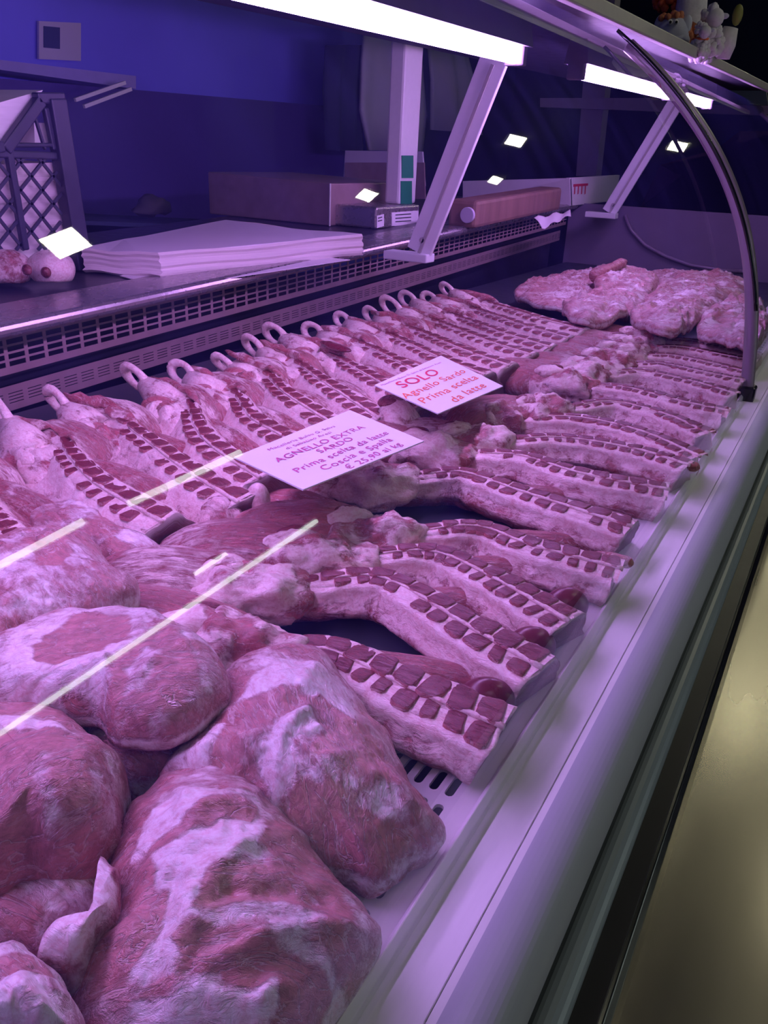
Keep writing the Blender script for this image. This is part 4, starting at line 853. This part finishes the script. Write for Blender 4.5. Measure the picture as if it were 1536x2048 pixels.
# white boxes
t=empty('cardboard_box',rear(1190,405),'torn white cardboard tray with red print behind the chopping block','cardboard box')
c0=rear(1142,412); xb=c0[0]; q0=onx(1142,412,xb); q1=onx(1230,402,xb); q2=onx(1240,350,xb); q3=onx(1140,356,xb)
mb=MB(); mb.hexa([q0,q1,q2,q3],[p_+np.array([-.02,0,0]) for p_ in (q0,q1,q2,q3)]); mb.build('side_wall',M['card'],t,bevel=.003)
e=ony(925,375,q0[1]); mb=MB(); f=[q0,q3,ony(925,362,q0[1]),ony(925,405,q0[1])]; mb.hexa(f,[p_+np.array([0,.02,0]) for p_ in f]); mb.build('end_wall',M['card'],t,bevel=.003)
mb=MB()
for i in range(4):
    x=1149+i*7; a=onx(x,388,xb+.001); b=onx(x+1,372,xb+.001); mb.bar(a,b,.001,.012)
mb.bar(onx(1147,371,xb+.001),onx(1176,369,xb+.001),.001,.01); mb.build('red_print',M['red_ink'],t)
t=empty('napkin',rear(1100,440),'crumpled white paper napkin hanging off the rail by the chopping block','napkin')
n=10; V=[];Fc=[]
A=[rear(1068,436,.002),rear(1140,422,.002),rear(1142,430,.0),onx(1084,458,rear(1070,436)[0]+.05)]
for i in range(n+1):
    for j in range(n+1):
        u_,v_=i/n,j/n; p_=(A[0]*(1-u_)+A[1]*u_)*(1-v_)+(A[3]*(1-u_)+A[2]*u_)*v_; p_=p_+np.array([0,0,.006*math.sin(u_*14+v_*3)]); V.append(p_)
Fc=[(i*(n+1)+j,(i+1)*(n+1)+j,(i+1)*(n+1)+j+1,i*(n+1)+j+1) for i in range(n) for j in range(n)]
o=mk('napkin_sheet',V,Fc,M['paper'],t,True); s_=o.modifiers.new('t','SOLIDIFY'); s_.thickness=.0012
# ------------------------------------------------------------------ sheep ornaments on the canopy
def sph(mb,c,r,n=12,sq=(1,1,1)):
    V=[];m=n//2+1
    for i in range(m):
        th=math.pi*i/(m-1)
        for k in range(n): a=2*math.pi*k/n; V.append((c[0]+r*sq[0]*math.sin(th)*math.cos(a),c[1]+r*sq[1]*math.sin(th)*math.sin(a),c[2]+r*sq[2]*math.cos(th)))
    mb.add(V,[(i*n+k,(i+1)*n+k,(i+1)*n+(k+1)%n,i*n+(k+1)%n) for i in range(m-1) for k in range(n)])
def woolly(name,parent,c,rad,mat,n,seed,br=.013):
    rng=np.random.default_rng(seed); mb=MB(); sph(mb,c,1,16,[r*.9 for r in rad])
    for _ in range(n):
        d=rng.normal(size=3); d/=np.linalg.norm(d); sph(mb,np.array(c)+d*np.array(rad),br*rng.uniform(.7,1.2),8)
    return mb.build(name,mat,parent,smooth=True)
YS=2.25
def fp(px,py,y=YS): return ony(px,py,y)
def drop(c): return (c[0],c[1],zc(c[1])+.01)
c=fp(1345,60); t=empty('sheep_ornament',drop(c),'sheep ornament with orange curly top and big grey face on the canopy','ornament')
mb=MB(); sph(mb,c+(0,0,-.012),.040,20,(1.0,.8,1.05)); mb.build('face',M['face'],t,smooth=True)
woolly('curls',t,fp(1347,36),(.030,.022,.008),M['orange_wool'],30,1,.007); 
for dx in (1320,1372):
    mb=MB(); sph(mb,fp(dx,50),.02,14,(.7,.5,1.1)); mb.build('ear',M['face'],t,smooth=True)
for ex in (1340,1352):
    mb=MB(); sph(mb,fp(ex,44,YS-.034),.006,12); e_=mb.build('eye',M['card'],t,smooth=True); mb=MB(); sph(mb,fp(ex+1,44,YS-.040),.003,10); mb.build('pupil',M['dark'],e_,smooth=True)
woolly('body',t,fp(1372,78,YS+.03),(.022,.03,.032),M['orange_wool'],40,2,.008)
mb=MB(); b_=fp(1352,95); sph(mb,(b_[0],b_[1],zc(YS)+.03),.03,14,(1,1,.9)); mb.build('base',M['face'],t,smooth=True)
c=fp(1345,-5,YS+.12); t=empty('flower_ornament',drop(c),'rust red flower clump standing behind the orange-topped sheep','ornament')
woolly('flowers',t,c,(.040,.03,.030),M['rust_wool'],60,3,.010); mb=MB(); mb.tube([drop(c),c],[.03,.02],12); mb.build('pot',M['dark'],t,smooth=True)
c=fp(1385,15,YS+.10); t=empty('stone_ornament',drop(c),'tall grey bark-textured ornament behind the sheep','ornament')
mb=MB(); mb.tube([drop(c),fp(1378,70,YS+.1),c,fp(1390,-40,YS+.1)],[.038,.034,.034,.03],16); V=np.array(mb.v); V+=np.stack([fbm(V,50,3,q) for q in range(3)],1)*.012
mk('trunk',V,mb.f,M['wool'],t,True)
def sheep(px,py,y,s,label,seed):
    c=fp(px,py,y); t=empty('sheep_ornament',drop(c),label,'ornament')
    woolly('body',t,c,(.030*s,.03*s,.034*s),M['wool'],60,seed,.010*s)
    h=c+np.array([.01,-.02,.048*s]); mb=MB(); sph(mb,h,.020*s,16); mb.build('head',M['wool'],t,smooth=True)
    woolly('head_wool',t,h+np.array([-.012,.006,.008]),(.016*s,.014*s,.018*s),M['wool'],26,seed+1,.007*s)
    for sgn in (-1,1):
        mb=MB(); sph(mb,h+np.array([sgn*.018*s,.004,.004]),.008*s,10,(1.4,.6,.8)); mb.build('ear',M['face'],t,smooth=True)
    for sgn in (-1,1):
        mb=MB(); f0=c+np.array([sgn*.014*s,-.016,-.02*s]); mb.tube([f0,(f0[0],f0[1]-.006,drop(c)[2])],.010*s,10); mb.build('foot',M['wool'],t,smooth=True)
    mb=MB(); mb.tube([c+np.array([a_[0]*.018,a_[1]*.018,.030*s]) for a_ in [(math.cos(q),math.sin(q)) for q in np.linspace(0,6.28,14)]],.003,6); mb.build('red_collar',M['orange_ink'],t,smooth=True)
sheep(1415,88,YS+.05,1.05,'white woolly sheep ornament with a red collar in the middle of the canopy group',11)
sheep(1398,100,YS-.02,.7,'small white sheep ornament at the feet of the collared one',21)
c=fp(1452,70,YS+.2); t=empty('plant_ornament',drop(c),'slim grey ornament with a yellow-green bud, rightmost on the canopy','ornament')
mb=MB(); mb.tube([drop(c),fp(1450,90,YS+.2),fp(1462,55,YS+.2)],[.02,.026,.018],12); mb.build('stalk',M['wool'],t,smooth=True)
mb=MB(); sph(mb,fp(1475,30,YS+.2),.016,12,(.8,.8,1.5)); mb.build('bud',simple('bud',(.25,.25,.06),.5),t,smooth=True)
# ------------------------------------------------------------------ behind the counter
XW=-2.79
def wallquad(name,px,x,mat,label,cat,th=.02,top=True,parent=None,bevel=0):
    q=[onx(a,b,x) for a,b in px]; mb=MB(); mb.hexa(q,[p_+np.array([-th,0,0]) for p_ in q])
    if parent is None: return tag(mb.build(name,mat,bevel=bevel),label,cat)
    return mb.build(name,mat,parent,bevel=bevel)
t=empty('notice',onx(120,90,XW),'faint framed notice on the blue-hazed wall at upper left','notice')
wallquad('frame',[(78,118),(162,122),(162,46),(78,42)],XW+.01,M['pale'],None,None,.01,parent=t); wallquad('print',[(88,95),(120,98),(120,55),(88,52)],XW+.014,M['navy'],None,None,.003,parent=t)
wallquad('wall_shelf',[(-80,128),(272,178),(272,152),(-80,110)],XW+.25,simple('dim_shelf',(.28,.24,.55),.5),'long dim wall shelf on the blue-hazed wall above the crate','shelf',.22)
wallquad('dark_cabinet',[(-80,470),(690,520),(690,215),(-80,150)],XW+.12,simple('hazed_dark_cabinet',(.07,.045,.26),.5),'wide dark cabinet recess below the wall shelf','cabinet',.10)  # bluish tone puts the blue haze into the cabinet colour
for i,(a,b) in enumerate(((( 150,200),(250,165)),((168,213),(262,178)))):
    mb=MB(); mb.bar(onx(*a,XW+.3),onx(*b,XW+.3),.01,.012); tag(mb.build('steel_rod',M['steel']),['upper','lower'][i]+' of two dim steel rods on the dark cabinet','rod','steel rods')
wallquad('low_shelf',[(-80,440),(690,470),(690,462),(-80,432)],XW+.70,M['navy'],'dark low shelf carrying the crumpled cloth behind the papers','shelf',.7)
mb=MB(); sph(mb,onx(306,412,XW+.5),.085,16,(.5,1.1,.45)); V=np.array(mb.v); V+=np.stack([fbm(V,25,3,q) for q in range(3)],1)*.03
o=mk('cloth',V,mb.f,simple('dim_cloth',(.10,.08,.10),.9),None,True); tag(o,'crumpled dim cloth on the low shelf behind the papers','cloth')
# hanging coats
def coat(name,px,x,mat,label,seed):
    q=np.array([onx(a,b,x) for a,b in px]); n=len(q)//2; V=[];Fc=[]; m_=24
    for i in range(n):
        a,b=q[i],q[-1-i]
        for j in range(m_+1):
            t_=j/m_; p_=a*(1-t_)+b*t_; V.append(p_+np.array([.03*math.sin(t_*16+seed+i*.4)*(.3+.7*i/n)+.05*math.sin(t_*math.pi),0,0]))
    Fc=[(i*(m_+1)+j,(i+1)*(m_+1)+j,(i+1)*(m_+1)+j+1,i*(m_+1)+j+1) for i in range(n-1) for j in range(m_)]
    V=np.array(V); k=5; 
    o=mk(name,V,Fc,mat,None,True); s_=o.modifiers.new('t','SOLIDIFY'); s_.thickness=.02; return tag(o,label,'coat')
coat('hanging_coat',[(730,40),(722,120),(718,220),(735,300),(850,305),(860,230),(850,120),(840,40)],-2.45,M['coat'],'pale white coat hanging behind the scale column',1)
coat('hanging_apron',[(860,90),(868,160),(870,260),(960,270),(950,170),(930,90)],-2.40,M['coat'],'pale apron hanging right of the scale column, beside the leaning post',3)
coat('hanging_coat',[(655,90),(650,180),(655,300),(720,305),(722,200),(728,90)],-2.5,M['navy'],'dark coat hanging left of the white coat',5)
# background post and beam beyond the case
def yquad(name,px,y,mat,label,cat,th=.04):
    q=[ony(a,b,y) for a,b in px]; mb=MB(); mb.hexa(q,[p_+np.array([0,th,0]) for p_ in q]); return tag(mb.build(name,mat),label,cat)
dimp=simple('dim_violet_paint',(.26,.21,.32),.6)
yquad('column',[(1152,352),(1192,352),(1232,-20),(1180,-20)],4.6,dimp,'upright violet-grey column beyond the far end of the counter','column',.1)
yquad('shelf_board',[(1080,214),(1560,232),(1560,196),(1080,196)],4.5,dimp,'horizontal dim violet shelf board beyond the counter end','shelf')
yquad('rear_display',[(1240,445),(1560,450),(1560,262),(1480,262),(1470,300),(1320,330)],4.4,simple('dark_maroon',(.035,.012,.03),.5),'dark maroon cabinet beyond the far end panel','cabinet',.3)
yquad('upper_green_panel',[(1420,208),(1536,210),(1530,170),(1440,158)],4.3,simple('dim_green',(.05,.10,.10),.4),'dim green glass panel under the canopy corner at far right','panel')
